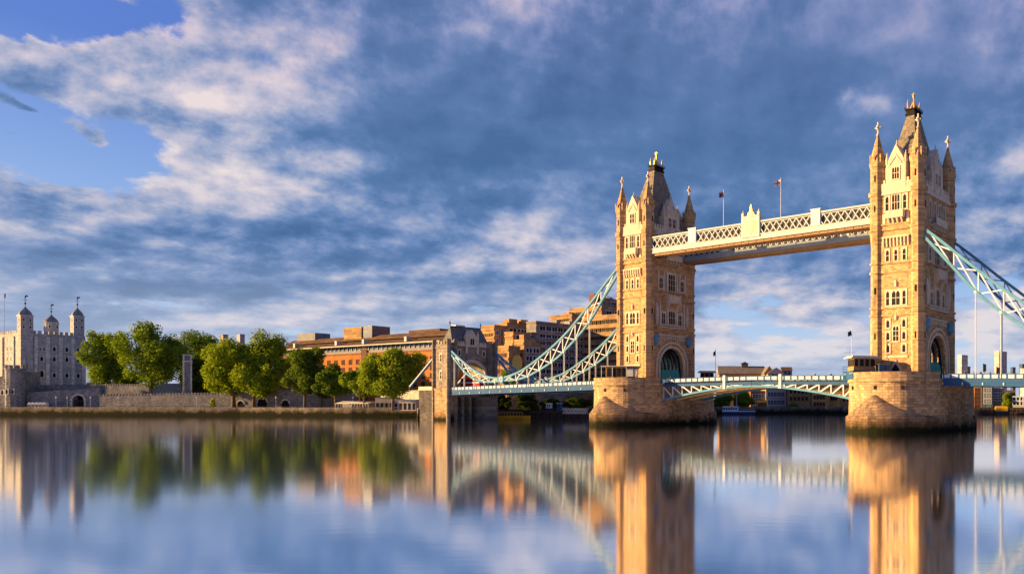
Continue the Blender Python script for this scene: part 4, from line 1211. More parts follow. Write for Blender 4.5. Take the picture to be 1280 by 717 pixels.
# ------------------------------------------------------------------ castle keep
def make_keep():
    rz = R(60)
    Y0, base = 410, 8.0
    o = at(27, Y0)
    root = thing('castle_keep', (o.x, o.y, base), rz, 'pale stone castle keep with four domed corner turrets and battlements at far left', 'castle')
    dx = Vector((math.cos(rz), math.sin(rz), 0))
    lx = solve_len(o, dx, 106.5)
    ly = 62.0
    h = zat(415.5, Y0) - base
    MB().box(0, lx, 0, ly, 0, h - 1.4).build('wall', 'keep_stone', root)
    # battlements
    def merlons(face, n, ln):
        mb = MB()
        for i in range(n):
            a = ln * i / n; b = a + ln / n * .62
            if face == 'front': mb.box(a, b, -.12, .7, h, h + 1.5)
            else: mb.box(-.12, .7, a, b, h, h + 1.5)
        if face == 'front': mb.box(0, ln, -.12, .7, h - 1.4, h)
        else: mb.box(-.12, .7, .71, ln, h - 1.4, h)
        mb.build('battlement', 'keep_stone', root)
    merlons('front', 12, lx); merlons('side', 27, ly)
    # pale pilasters
    for u in (0.03, .215, .40, .60, .80, .975):
        x = u * lx
        w = .75
        MB().box(x - w, x + w, -.55, -.003, 0, h - 1.6).build('pilaster', 'portland', root)
        MB().box(x - w * .55, x + w * .55, -.9, -.55, 0, h * .62).build('pilaster', 'portland', root)
    for u in (.16, .42, .68, .95):
        MB().box(-.55, -.003, u * ly - .7, u * ly + .7, 0, h - 1.6).build('pilaster', 'keep_stone', root)
    z1, z2, z3 = zat(470.5, Y0) - base, zat(450, Y0) - base, zat(437, Y0) - base
    for i, u in enumerate((.125, .305, .50, .70, .885)):
        x = u * lx
        put(wn_keep_big if i < 2 else wn_keep, root, (x, 0, z1), 0)
        put(wn_keep, root, (x, 0, z2), 0)
        if i < 2:
            put(wn_pair, root, (x - 1.1, 0, z3), 0); put(wn_pair, root, (x + 1.4, 0, z3), 0)
        else: put(wn_keep, root, (x, 0, z3), 0)
        # round arch over each bay
        mb = MB(); n = 10; r = 1.75
        for k in range(n):
            a, b = math.pi * k / n, math.pi * (k + 1) / n
            mb.prism([(x + r * math.cos(a), z2 + 1.6 + r * math.sin(a)), (x + (r + .35) * math.cos(a), z2 + 1.6 + (r + .35) * math.sin(a)),
                      (x + (r + .35) * math.cos(b), z2 + 1.6 + (r + .35) * math.sin(b)), (x + r * math.cos(b), z2 + 1.6 + r * math.sin(b))], 'y', -.3, -.003)
        mb.build('bay_arch', 'portland', root)
    for z in (z1, z2, z3):
        for u in (.07, .24, .32, .52, .6, .8, .88): put(wn_keep, root, (0, u * ly, z), -math.pi / 2)
    # turrets
    def turret(x, y, w, top, rnd=False, z0=0, mat='keep_stone'):
        mb = MB()
        if rnd: mb.cyl(x, y, z0, top, w / 2, n=16)
        else:
            mb.box(x - w / 2, x + w / 2, y - w / 2, y + w / 2, z0, top)
        t = mb.build('turret', mat, root)
        mb = MB()
        if rnd: mb.cyl(x, y, top, top + .5, w / 2 + .25, n=16)
        else: mb.box(x - w / 2 - .25, x + w / 2 + .25, y - w / 2 - .25, y + w / 2 + .25, top, top + .5)
        for k in range(-1, 2): pass
        mb.build('cornice', 'portland', t)
        r = w / 2 * (1.0 if rnd else 1.15)
        mb = MB(); mb.lathe(x, y, [(top + .5, r), (top + 1.5, r * .93), (top + 2.6, r * .72), (top + 3.6, r * .42), (top + 4.6, r * .14), (top + 5.4, .12)], 16 if rnd else 8)
        mb.build('cupola', 'lead', t, smooth=False)
        mb = MB(); mb.cyl(x, y, top + 5.0, top + 11.2, .13, .07, 6); mb.cyl(x, y, top + 6.4, top + 7.2, .38, n=8); mb.cyl(x, y, top + 9.6, top + 10.3, .3, n=8)
        mb.box(x - .8, x + .8, y - .06, y + .06, top + 8.4, top + 8.6); mb.box(x, x + 1.1, y - .05, y + .05, top + 10.3, top + 11.0); mb.box(x - .06, x + .06, y - .8, y + .8, top + 8.3, top + 8.5)
        mb.build('weather_vane', 'black', t)
        for k, z in enumerate((top - 2.6, top - 6.4)):
            for dx_ in (-.26, .26):
                put(wn_keep, t, (x + dx_ * w, y - w / 2 - (0.0 if not rnd else -.12), z), 0, (.6, 1, .6))
            if not rnd: put(wn_keep, t, (x - w / 2, y, z), -math.pi / 2, (.6, 1, .6))
        return t
    tz = zat(394.5, Y0) - base
    turret(1.9, 1.7, 5.0, tz, z0=0)
    turret(lx - 2.6, 2.4, 4.6, zat(395, 428) - base, z0=h - 2)
    turret(lx - 3.0, 37, 6.4, zat(401.5, 437) - base, rnd=True, z0=h - 2)
    turret(2.2, ly - 2, 4.6, tz, z0=h - 2)
make_keep()

# tower of the waterside gate at the left edge, curtain walls
def crenel(mb, x0, x1, y0, y1, z, n, hh=1.1, fill=.6):
    for i in range(n):
        a = x0 + (x1 - x0) * i / n
        mb.box(a, a + (x1 - x0) / n * fill, y0, y1, z, z + hh)

sx0 = at(-40, 372)
sg = thing('gate_tower', (at(-40, 372).x, 372, ZG), 0, 'square grey stone gate tower with battlements at the left edge, in front of the keep', 'gate tower')
def px_len(a, b, Y): return (b - a) / F * Y
W_ = px_len(-40, 10, 372)
hh = zat(465, 372) - ZG
MB().box(0, W_, 0, 14, 0, zat(475, 372) - ZG).build('wall', 'ragstone', sg)
mb = MB(); mb.box(-.1, W_ - .02, -.15, .5, zat(475, 372) - ZG, zat(473, 372) - ZG); crenel(mb, 0, W_ - .05, -.15, .5, zat(473, 372) - ZG, 9); mb.build('battlement', 'ragstone', sg)
cxr = px_len(-40, 15.5, 372); rr = px_len(0, 9.5, 372)
mb = MB(); mb.cyl(cxr, 1.5, 0, zat(462, 372) - ZG, rr, n=12); mb.cyl(cxr, 1.5, zat(462, 372) - ZG, zat(460, 372) - ZG, rr + .3, n=12)
for i in range(9):
    a = 2 * math.pi * i / 9
    mb.box(cxr + (rr - .1) * math.cos(a) - .5, cxr + (rr - .1) * math.cos(a) + .5, 1.5 + (rr - .1) * math.sin(a) - .5, 1.5 + (rr - .1) * math.sin(a) + .5, zat(460, 372) - ZG, zat(456, 372) - ZG)
rt = mb.build('round_tower', 'ragstone', sg)
for px, py in ((3, 493), (8, 493), (-2, 493), (6, 478)): put(wn_keep, sg, (px_len(-40, px, 372), 0, zat(py, 372) - ZG), 0, (.9, 1, .9))
for px, py in ((14, 492), (20, 492)): put(wn_keep, rt, (px_len(-40, px, 372), 1.5 - rr * (.99 if px < 17 else .88), zat(py, 372) - ZG), 0, (.9, 1, .9))
gw = thing('gate_tower', (at(24, 380).x, 380, ZG), 0, 'dark shaded stone tower with battlements between the gate tower and the keep', 'gate tower')
W2 = px_len(24, 31, 380)
MB().box(0, W2, 0, 8, 0, zat(464, 380) - ZG).build('wall', 'ragstone', gw)
mb = MB(); crenel(mb, 0, W2, -.1, .5, zat(464, 380) - ZG, 3, 1.3); mb.build('battlement', 'ragstone', gw)

def curtain(name, label, pxa, Ya, pxb, Yb, pya, pyb, mat, n, th=1.6, arch=None, group='curtain walls of the castle'):
    a, b = at(pxa, Ya), at(pxb, Yb)
    d = b - a; ln = d.length; rz = math.atan2(d.y, d.x)
    root = thing(name, (a.x, a.y, ZG), rz, label, 'castle wall', group)
    ha, hb = zat(pya, Ya) - ZG, zat(pyb, Yb) - ZG
    mb = MB()
    if arch:
        c, hw, zs = arch
        u = ln * (c - pxa) / (pxb - pxa)
        arc = [(u + hw * math.cos(t), zs + hw * .95 * math.sin(t)) for t in [math.pi * i / 10 for i in range(11)]]
        mb.prism([(0, 0), (0, ha), (ln, hb), (ln, 0), (u + hw, 0)] + arc + [(u - hw, 0)], 'y', 0, th)
    else: mb.prism([(0, 0), (0, ha), (ln, hb), (ln, 0)], 'y', 0, th)
    mb.build('wall', mat, root)
    if arch:
        m2 = MB()
        for i in range(10):
            t0, t1 = math.pi * i / 10, math.pi * (i + 1) / 10
            m2.prism([(u + hw * math.cos(t0), zs + hw * .95 * math.sin(t0)), (u + (hw + .8) * math.cos(t0), zs + (hw + .8) * .95 * math.sin(t0)),
                      (u + (hw + .8) * math.cos(t1), zs + (hw + .8) * .95 * math.sin(t1)), (u + hw * math.cos(t1), zs + hw * .95 * math.sin(t1))], 'y', -.25, 0.1)
        for k in (-1, 1): m2.box(*sorted((u + k * hw, u + k * (hw + .8))), -.25, .1, 0, zs)
        m2.build('arch_moulding', 'portland', root)
        m3 = MB(); m3.box(u - hw - 1, u + hw + 1, th + 2.4, th + 2.8, 0, zs + hw + 1); m3.build('recess', 'black', root)
        m4 = MB()
        for i in range(7): m4.box(u - hw + (i + .5) * hw * 2 / 7 - .12, u - hw + (i + .5) * hw * 2 / 7 + .12, th * .5, th * .5 + .2, 0, zs)
        m4.box(u - hw, u + hw, th * .5 - .05, th * .5 + .25, zs - .2, zs + .3)
        m4.build('gate', 'timber', root)
    if n:
        mb = MB()
        for i in range(n):
            x = ln * i / n; w = ln / n * .55; z = ha + (hb - ha) * (i + .3) / n
            mb.box(x, x + w, -.06, .7, z - .05, z + .85)
        mb.build('battlement', mat, root)
    return root

curtain('curtain_wall', 'tall grey battlemented curtain wall at the foot of the castle keep', 27, 386, 186, 384, 483, 481.5, 'ragstone', 52)
curtain('curtain_wall', 'lower curtain wall with a big pointed water gate arch left of the first trees', 22, 376, 124, 376.5, 491, 484.5, 'ragstone', 0, arch=(98, 2.8, 3.6))
curtain('curtain_wall', 'lower pale grey battlemented wall in front of the second tree and grey column tower', 124, 375, 290, 376, 494.5, 492, 'ragstone', 42)
w_ = curtain('curtain_wall', 'bluish grey stone wall with small dark arches behind the row of wharf trees', 288, 364, 446, 363, 487, 486.5, 'ragstone', 0)
rt_ln = (at(446, 363) - at(288, 364)).length
for px, s_ in ((301, .9), (328, 1.25), (357, 1.0)):
    u = rt_ln * (px - 288) / 158
    mb = MB(); hw = 1.7 * s_
    arc = [(u + hw * math.cos(t), 2.2 * s_ + hw * math.sin(t)) for t in [math.pi * i / 8 for i in range(9)]]
    mb.prism([(u - hw, 0), (u + hw, 0)] + arc, 'y', -.06, .3)
    mb.build('arch_opening', 'black', w_)
    mb = MB()
    for i in range(8):
        a, b = math.pi * i / 8, math.pi * (i + 1) / 8
        mb.prism([(u + hw * math.cos(a), 2.2 * s_ + hw * math.sin(a)), (u + (hw + .5) * math.cos(a), 2.2 * s_ + (hw + .5) * math.sin(a)), (u + (hw + .5) * math.cos(b), 2.2 * s_ + (hw + .5) * math.sin(b)), (u + hw * math.cos(b), 2.2 * s_ + hw * math.sin(b))], 'y', -.25, -.003)
    mb.build('arch_moulding', 'portland', w_)

curtain('inner_wall', 'brownish inner castle wall showing below the crowns behind the first trees', 108, 445, 352, 440, 478, 480, 'keep_stone', 0)
# grey stair inside castle: dark timber stair roof in front of the keep
st = thing('timber_stair', (at(33, 392).x, 392, 10.5), 0, 'dark timber stair leaning on the castle keep above the curtain wall', 'stair')
mb = MB(); mb.beam((0, 0, 2.0), (5.5, 0, 2.5), 1.6, .3); mb.beam((5.4, 0, 2.5), (9, 0, .5), 1.6, .3); mb.build('handrail', 'timber', st)
mb = MB()
for i in range(8): mb.box(i * .95, i * .95 + .2, -.6, .6, -6, 2.1 if i < 6 else 1.2)
mb.build('post', 'timber', st)

# grey column tower between the trees
ct = Block('column_tower', 'tall bare grey stone column tower standing between the second and third tree', 'tower', 229.5, 380, 223.5, 239, 444, 'ragstone', rz=R(38), base=8.5)
for x, y in ((0, 0), (ct.lx, 0), (0, ct.ly), (ct.lx, ct.ly)): MB().box(x - .32, x + .32, y - .32, y + .32, -.5, ct.h).build('quoin', 'portland', ct.root)
mb = MB(); mb.box(-.5, ct.lx + .5, -.5, ct.ly + .5, ct.zp(452), ct.zp(450.5)); mb.box(-.45, ct.lx + .45, -.45, ct.ly + .45, ct.h, ct.h + .5); mb.build('cornice', 'portland', ct.root)

# flagpole by the keep
fp = thing('flagpole', (at(5.5, 420).x, 420, ZG), 0, 'thin white flagpole standing left of the castle keep', 'flagpole')
MB().cyl(0, 0, 0, zat(366, 420) - ZG, .16, .09, 8).build('pole', 'white', fp)
MB().add([(-.1, -.02, zat(372, 420) - ZG), (.5, -.02, zat(372.5, 420) - ZG), (.7, .05, zat(367, 420) - ZG), (.08, 0, zat(367, 420) - ZG),
          (-.1, .04, zat(372, 420) - ZG), (.5, .04, zat(372.5, 420) - ZG), (.7, .1, zat(367, 420) - ZG), (.08, .05, zat(367, 420) - ZG)], [(0, 1, 2, 3), (7, 6, 5, 4), (0, 4, 5, 1), (1, 5, 6, 2), (2, 6, 7, 3), (3, 7, 4, 0)]).build('flag', 'flag_dark', fp)

# ------------------------------------------------------------------ orange brick riverside block
def make_orange():
    A, B = at(344, 415), at(566, 345)
    d = B - A; ln = d.length; rz = math.atan2(d.y, d.x)
    root = thing('brick_hotel', (A.x, A.y, ZG), rz, 'long orange brick riverside block with arched windows and layered brown roof behind the trees', 'building')
    h = 26.6
    MB().box(0, ln, 0, 26, 0, h).build('wall', 'orange_brick', root)
    # recessed glazed storey, layered roofs
    MB().box(1.5, ln - .5, 2.4, 24, h, h + 3.4).build('glazed_storey', 'blue_glass', root)
    m0 = MB().box(0, .25, 2.0, 2.4, h, h + 3.4).build('mullion', 'white', root, (2, 0, 0))
    for i in range(1, 40): put(m0, root, (2 + i * (ln - 4) / 40, 0, 0))
    mb = MB(); mb.box(0, ln, .3, .45, h + .003, h + 1.1); mb.build('balcony_rail', 'lead', root)
    mb = MB(); mb.prism([(-.4, h + 3.4), (-.4, h + 4.0), (7, h + 6.6), (19, h + 6.6), (26, h + 4.0), (26, h + 3.4)], 'x', -.8, ln + .6)
    rf = mb.build('roof', 'brown_roof', root)
    mb = MB(); mb.prism([(5, h + 6.6), (5, h + 7.1), (9, h + 9.2), (17, h + 9.2), (21, h + 6.6)], 'x', 1.0, ln - .5)
    mb.build('roof', 'brown_roof', root)
    mb = MB(); mb.box(-.8, ln + .6, -.55, -.4, h + 3.3, h + 3.75); mb.build('gutter', 'cream', rf)
    def ux(px): return solve_len(A, d.normalized(), px)
    mb = MB(); mb.box(ux(415), ux(437), 6, 16, h + 7, h + 13.5); mb.build('plant_room', 'concrete', rf)
    mb = MB(); mb.box(ux(437.2), ux(449), 6.5, 16, h + 7, h + 13.8); mb.build('plant_room', 'blue_glass', rf)
    mb = MB(); mb.box(ux(352), ux(374), 8, 16, h + 7, h + 12.5); mb.build('plant_room', 'lead', rf)
    mb = MB(); mb.box(ux(489), ux(528), 9, 18, h + 8.9, h + 10.4); mb.build('plant_room', 'brown_roof', rf)
    mb = MB(); mb.box(ux(540), ux(548), 9, 14, h + 9, h + 11.6); mb.build('plant_room', 'white', rf)
    for px in (366, 418, 452, 505):
        MB().box(ux(px) - .8, ux(px) + .8, .6, 3, h + 4.2, h + 6.6).build('vent', 'cream', rf)
    for px in (369, 455.5):
        MB().box(ux(px) - 2.2, ux(px) + 2.2, -.35, -.003, 0, h + 2.2).build('dark_bay', 'brown_roof', root)
    for px in (480, 508): MB().box(ux(px) - .5, ux(px) + .5, -.3, -.003, 0, h).build('drain_pipe', 'red_brick', root)
    MB().box(0, ln, -.22, -.003, h - .7, h - .1).build('cornice', 'red_brick', root)
    rows = [zat(py, 375) - ZG for py in (450.5, 460.5)]
    for px in (350, 357, 378, 386, 394, 402, 411, 420, 429, 438, 447, 463, 472, 482, 491, 501, 510, 518.5, 529, 540):
        Yp = (A + d.normalized() * ux(px)).y
        for k in range(4):
            z = h - 5.4 - k * 3.75
            put(wn_arch, root, (ux(px), 0, z), 0)
make_orange()

# ------------------------------------------------------------------ stepped concrete hotel (several wings)
HG = 'wings of the stepped brown concrete hotel'
def wing(label, C, Y, L, Rr, top, mat, nf, zf, nl, zl, fm=None, lm_=None, cat='hotel wing'):
    b = Block('hotel_wing', label, cat, C, Y, L, Rr, top, mat, group=HG)
    b.parapet(h=.8)
    rnd = random.Random(len(label))
    if b.lx > 8 and b.ly > 6:
        for k in range(2):
            x = b.lx * rnd.uniform(.15, .7); y = b.ly * rnd.uniform(.15, .6); w_ = rnd.uniform(2, 4.5)
            MB().box(x, x + w_, y, y + rnd.uniform(2, 4), b.h + .02, b.h + rnd.uniform(1.6, 3.0)).build('roof_plant', rnd.choice(['grey_render', 'concrete', 'lead']), b.root)
        x = b.lx * rnd.uniform(.2, .8)
        MB().cyl(x, b.ly * .3, b.h, b.h + rnd.uniform(3, 6), .08, .05, 6).build('aerial', 'grey_render', b.root)
    for k in range(1, 8):
        z = b.h - k * 3.6
        if z > 2 and mat == 'grey_concrete': b.band('front', z + 2.2, .5, 'concrete', .3)
        if z > 2 and mat == 'concrete': b.band('left', z + 2.1, .9, 'concrete', .35)
    if nf: b.wins('front', fm or wn_white, nf, [b.zp(y) for y in zf])
    if nl: b.wins('left', lm_ or wn_strip, nl, [b.zp(y) for y in zl])
    return b
wing('low hotel wing with a gold disc on its grey end, right of the gatehouse roof', 636, 318, 616, 650, 434, 'concrete', 0, [], 3, (446, 456, 466, 476))
b = wing('orange hotel wing peeking above the right end of the gatehouse roof', 618, 338, 602, 636, 408, 'concrete', 3, (418, 428, 438, 448), 3, (421, 431, 441))
wing('grey and orange hotel wing behind the gold disc wing', 634, 350, 622, 662, 405, 'concrete', 4, (415, 425, 435, 445), 1, (416,))
wing('orange hotel wing stepping out in front of the long grey slab', 655, 326, 643, 676, 426, 'concrete', 3, (440, 450, 460, 470), 1, (445, 458))
wing('square orange stair block with a blank front beside the gold disc wing', 641.5, 332, 631, 662, 416.5, 'concrete', 2, (424, 434), 0, ())
wing('long grey hotel slab with rows of white windows behind the suspension chain', 670, 345, 658, 742, 403, 'grey_concrete', 9, (412, 421, 430, 439, 448, 457, 466, 475), 1, (424,))
wing('orange penthouse block on the shoulder of the hotel, behind the near chain', 715, 372, 688, 732, 394, 'concrete', 0, (), 3, (401,))
wing('tall sunlit hotel wing with long rows of windows left of the far tower', 800, 340, 728, 815, 392, 'concrete', 0, (), 13, (401, 411, 421, 431, 441, 451, 461, 471))
wing('upper brown hotel block above the long rows of windows', 752, 385, 712, 790, 384, 'concrete', 3, (392,), 2, (391,))
wing('grey top storey of the hotel touching the far tower', 757, 395, 737, 800, 374, 'grey_concrete', 3, (380,), 0, ())
bb = wing('small dark chimney block on the highest roof of the hotel', 743, 392, 736.5, 750, 369, 'red_brick', 0, (), 0, ())
for o in list(scene.objects):
    if o.get('label', '').startswith('low hotel wing'):
        lw = o
mb = MB(); n = 20
mb.v = []
mb.prism([(3.9 + 2.6 * math.cos(2 * math.pi * i / n), 19.0 + 3.3 * math.sin(2 * math.pi * i / n)) for i in range(n)], 'y', -.3, -.003)
mb.build('disc', 'gold', lw)

# ------------------------------------------------------------------ buildings seen beneath and beyond the bridge
def rz_face(px, extra=0):
    """rotation that turns a front face towards the camera"""
    return -math.atan((px - CX) / F) + extra
def wh(name, label, C, Y, L, Rr, top, mat, nf, rows, m=None, rz=.12, group=None, base=ZG, left=0, ly=14, cat='warehouse'):
    b = Block(name, label, cat, C, Y, L, Rr, top, mat, rz=rz, base=base, group=group, ly=ly)
    if nf: b.wins('front', m or wn_sash, nf, [b.zp(y) for y in rows], pad=1.0)
    return b
WHG = 'warehouses along the far quay under the bascules'
b = wh('warehouse', 'long brown warehouse with slate roof and gable end showing above the bascule parapet', 899, 470, 890, 957, 466.5, 'tan_brick', 4, (480, 488), group=WHG, ly=24)
b.gable('x', b.h * .0 + 5.0, 'slate'); 
MB().prism([(-.3, b.h), (12, b.h + 5.0), (24.3, b.h)], 'x', -.6, -.41).build('gable', 'tan_brick', b.root)
mb = MB(); mb.box(14, 18, 9.5, 14.5, b.h + 4.2, b.h + 6.4); mb.prism([(13.5, b.h + 6.4), (16, b.h + 7.6), (18.5, b.h + 6.4)], 'y', 9, 15); mb.build('cupola', 'slate', b.root)
g1 = Block('warehouse', 'brown gable fronted warehouse end left of the white gable above the bascule', 'warehouse', 955.5, 452, 950, 968, 467, 'tan_brick', rz=.12, ly=30, group=WHG)
g1.gable('y', 4.6, 'slate'); MB().prism([(0, g1.h), (g1.lx / 2, g1.h + 4.2), (g1.lx, g1.h)], 'y', -.45, -.42).build('gable', 'tan_brick', g1.root)
MB().box(0, g1.lx, -.43, -.003, 0, g1.h).build('front_wall', 'tan_brick', g1.root)
g2 = Block('warehouse', 'pale grey gable with little windows above the middle of the bascule', 'warehouse', 960, 440, 955, 981, 467, 'grey_render', rz=.10, ly=30, group=WHG)
g2.gable('y', 3.6, 'slate'); MB().prism([(0, g2.h), (g2.lx / 2, g2.h + 3.4), (g2.lx, g2.h)], 'y', -.45, -.42).build('gable', 'grey_render', g2.root)
for u in (.3, .5, .7): put(wn_sash, g2.root, (g2.lx * u, -.1, g2.h - 2.2), 0)
yb = Block('town_house', 'small yellow house top right of the pale gable above the bascule', 'house', 978, 470, 974, 990, 463, 'yellow_brick', rz=.1, ly=10)
yb.gable('x', 2.4, 'brown_roof'); yb.wins('front', wn_sash, 2, [yb.zp(468)], pad=.6)
wh('town_house', 'dark red brick house with white windows below the left bascule leaf', 938.5, 434, 930, 957.5, 489, 'red_brick', 4, (497.5, 506), wn_white and wn_sash, group=None, cat='house').parapet('lead', h=.5)
w1 = wh('warehouse', 'grey brick warehouse with a blue glazed top and rows of white windows', 957.5, 432, 950, 983, 486, 'grey_render', 6, (495, 505), group=WHG)
MB().box(0, w1.lx, .4, 10, w1.h, w1.h + 2.2).build('glazed_storey', 'blue_glass', w1.root)
w2 = wh('warehouse', 'tan brick warehouse in shade between the grey brick and the yellow one', 984, 430, 978, 1013, 480, 'tan_brick', 5, (491, 500), wn_small, group=WHG); w2.parapet(h=.5)
w3 = wh('warehouse', 'yellow brick warehouse with small dark windows below the right bascule leaf', 1014.5, 403.5, 1010, 1034, 480, 'yellow_brick', 4, (490, 498.5, 507), wn_small, group=WHG, rz=-.5); w3.parapet(h=.5)
w4 = wh('warehouse', 'narrow orange brick warehouse second from the near pier', 1035.5, 403, 1030, 1049, 481, 'yellow_brick', 3, (491, 500), wn_small, group=WHG, rz=-.5); w4.parapet(h=.5)
w5 = wh('warehouse', 'brick warehouse partly hidden by the near pier', 1050.5, 402.5, 1046, 1075, 482, 'tan_brick', 4, (492, 501), wn_small, group=WHG, rz=-.5); w5.parapet(h=.5)
for b in (w2, w3, w4, w5):
    MB().box(-.5, -.01, -.4, .5, 0, b.h).build('drain_pipe', 'timber', b.root)

# right of the near pier
RG = 'riverside buildings right of the near pier'
b = wh('apartment_building', 'narrow orange apartment block just right of the near pier', 1217, 410, 1212, 1227, 484, 'yellow_brick', 3, (489, 494, 499, 504, 509), wn_small, group=RG, rz=-.3, cat='apartments'); b.parapet(h=.4)
b = wh('apartment_building', 'dark blue glass apartment block right of the narrow orange one', 1228, 408, 1222, 1240.5, 483, 'blue_glass', 4, (490, 497, 504), wn_sash, group=RG, rz=-.3, cat='apartments'); b.parapet('grey_concrete', h=.4)
b = wh('apartment_building', 'pink and white apartment block with balcony rows above the yellow barge', 1241, 412, 1236, 1254, 484, 'tan_brick', 4, (490, 496.5, 503), wn_sash, group=RG, rz=-.3, cat='apartments')
for y in (494.5, 501, 507.5): b.band('front', b.zp(y), .4, 'white', .9, 'balcony')
b = wh('apartment_building', 'brick apartment block behind the yellow green tree at right', 1255, 425, 1250, 1268, 493, 'red_brick', 3, (499, 505), wn_sash, group=RG, rz=-.3, cat='apartments'); b.gable('x', 2.5, 'brown_roof')
b = wh('apartment_building', 'low white apartment block at the right edge below the deck', 1266, 402, 1262, 1296, 496, 'grey_render', 6, (500, 506), wn_white, group=RG, rz=-.3, cat='apartments'); b.parapet('white', h=.5)
TGp = 'far towers on the skyline right of the near pier'
def sky_tower(label, C, Y, L, Rr, top, mat, rz=-.75):
    b = Block('office_tower', label, 'skyscraper', C, Y, L, Rr, top, mat, rz=rz, group=TGp)
    b.parapet(h=3.0, t=2); return b
sky_tower('pale slim tower block touching the near bridge tower', 1197, 1100, 1189, 1202, 446, 'far_pale')
sky_tower('tallest skyscraper with pinkish grid facade between the two traffic lights', 1243, 1300, 1233, 1249, 441, 'far_grid')
sky_tower('small blue grey tower left of the pale block at the right edge', 1263, 1200, 1259.5, 1266, 461, 'blue_glass')
sky_tower('blue glass tower rising above the pale block at the right edge', 1274, 1500, 1268, 1278, 456.5, 'blue_glass')
sky_tower('wide pale office block at the right edge above the deck', 1275, 1100, 1264, 1300, 463, 'far_pale')
sky_tower('low pale block on the skyline beside the slim tower', 1204, 1250, 1199, 1208, 460, 'grey_concrete')
# roofs behind the trees at left
def far_blk(label, C, Y, L, Rr, top, mat): 
    b = Block('office_block', label, 'office block', C, Y, L, Rr, top, mat, rz=R(50)); b.parapet(h=1.5, t=1); return b
far_blk('dark modern block between the keep and the first tree', 113, 640, 106, 120, 427, 'blue_glass')
far_blk('grey office block showing above the trees, left of its lighter neighbour', 279, 800, 275, 285, 419.5, 'grey_concrete')
far_blk('lighter office block showing above the big tree', 300, 820, 296, 306, 419, 'grey_render')
far_blk('low brown roofed block behind the third tree', 262, 430, 240, 290, 488, 'red_brick')

# ------------------------------------------------------------------ trees
def crown_mesh(seed, rx, ry, rz_, nleaf, leaf=.55, lobes=22, droop=.0):
    """leaf clumps: many small quads around lobes spread through the crown's volume"""
    rnd = random.Random(seed)
    L = []
    for i in range(lobes):
        while True:
            p = Vector((rnd.uniform(-1, 1), rnd.uniform(-1, 1), rnd.uniform(-1, 1)))
            if .35 < p.length < 1: break
        p = p.normalized() * rnd.choice((rnd.uniform(.45, .72), rnd.uniform(.7, .9)))
        if p.z < -.55: p.z *= .8
        r = rnd.uniform(.16, .40)
        L.append((p, r))
    L.append((Vector((0, 0, 0)), .55)); L.append((Vector((0, 0, .3)), .5)); L.append((Vector((0, 0, -.45)), .5))
    vs, fs = [], []
    wsum = [r ** 2 for _, r in L]
    for i in range(nleaf):
        p, r = rnd.choices(L, wsum)[0]
        d = Vector((rnd.gauss(0, 1), rnd.gauss(0, 1), rnd.gauss(0, 1))).normalized()
        q = p + d * r * (rnd.random() ** .35) * rnd.uniform(.85, 1.12)
        c = Vector((q.x * rx, q.y * ry, q.z * rz_))
        n = (d + Vector((rnd.gauss(0, .55), rnd.gauss(0, .55), rnd.gauss(0, .55)))).normalized()
        u = n.orthogonal().normalized(); a = rnd.uniform(0, 6.28)
        u = Matrix.Rotation(a, 3, n) @ u
        w = n.cross(u)
        s1, s2 = leaf * rnd.uniform(.6, 1.35), leaf * rnd.uniform(.45, 1.0)
        k = len(vs)
        vs += [c - u * s1, c + w * s2 * .7 - u * s1 * .1, c + u * s1, c - w * s2 * .7 + u * s1 * .1]
        fs.append((k, k + 1, k + 2, k + 3))
    return vs, fs

def tree(label, px, Y, x0, x1, ytop, ybot, mat, seed, base=ZG, nleaf=9000, leaf=.5, group='plane trees along the wharf', name='plane_tree', trunk_r=.55, lean=0, lobes=24):
    o = at(px, Y)
    root = thing(name, (o.x, o.y, base), 0, label, 'tree', group)
    zt, zb = zat(ytop, Y) - base, zat(ybot, Y) - base
    cx = ((x0 + x1) / 2 - px) / F * Y
    rx = (x1 - x0) / 2 / F * Y
    zc = (zt + zb) / 2; rz_ = (zt - zb) / 2
    vs, fs = crown_mesh(seed, rx * 1.2, rx * 1.0, rz_ * 1.08, int(nleaf * 1.6), leaf * 1.22, lobes)
    mb = MB(); mb.add([(v[0] + cx, v[1], v[2] + zc) for v in vs], fs)
    mb.build('crown', mat, root, fix=False)
    rnd = random.Random(seed + 99)
    mb = MB()
    fork = max(zb * .95, 1.5)
    mb.tube([(0, 0, -.3), (lean * .3, 0, fork * .5), (lean, 0, fork), (cx * .4 + lean, 0, zc)], [trunk_r * 1.25, trunk_r, trunk_r * .85, trunk_r * .35], 8)
    for i in range(7):
        a = i * .9 + rnd.random()
        e = Vector((cx + math.cos(a) * rx * rnd.uniform(.45, .75), math.sin(a) * rx * .6, zc + rz_ * rnd.uniform(-.35, .6)))
        s0 = Vector((lean, 0, fork * rnd.uniform(.85, 1.05)))
        m = s0.lerp(e, .5) + Vector((0, 0, rz_ * .12))
        mb.tube([s0, m, e], [trunk_r * .5, trunk_r * .3, trunk_r * .1], 6)
    mb.build('trunk', 'bark', root)
    return root

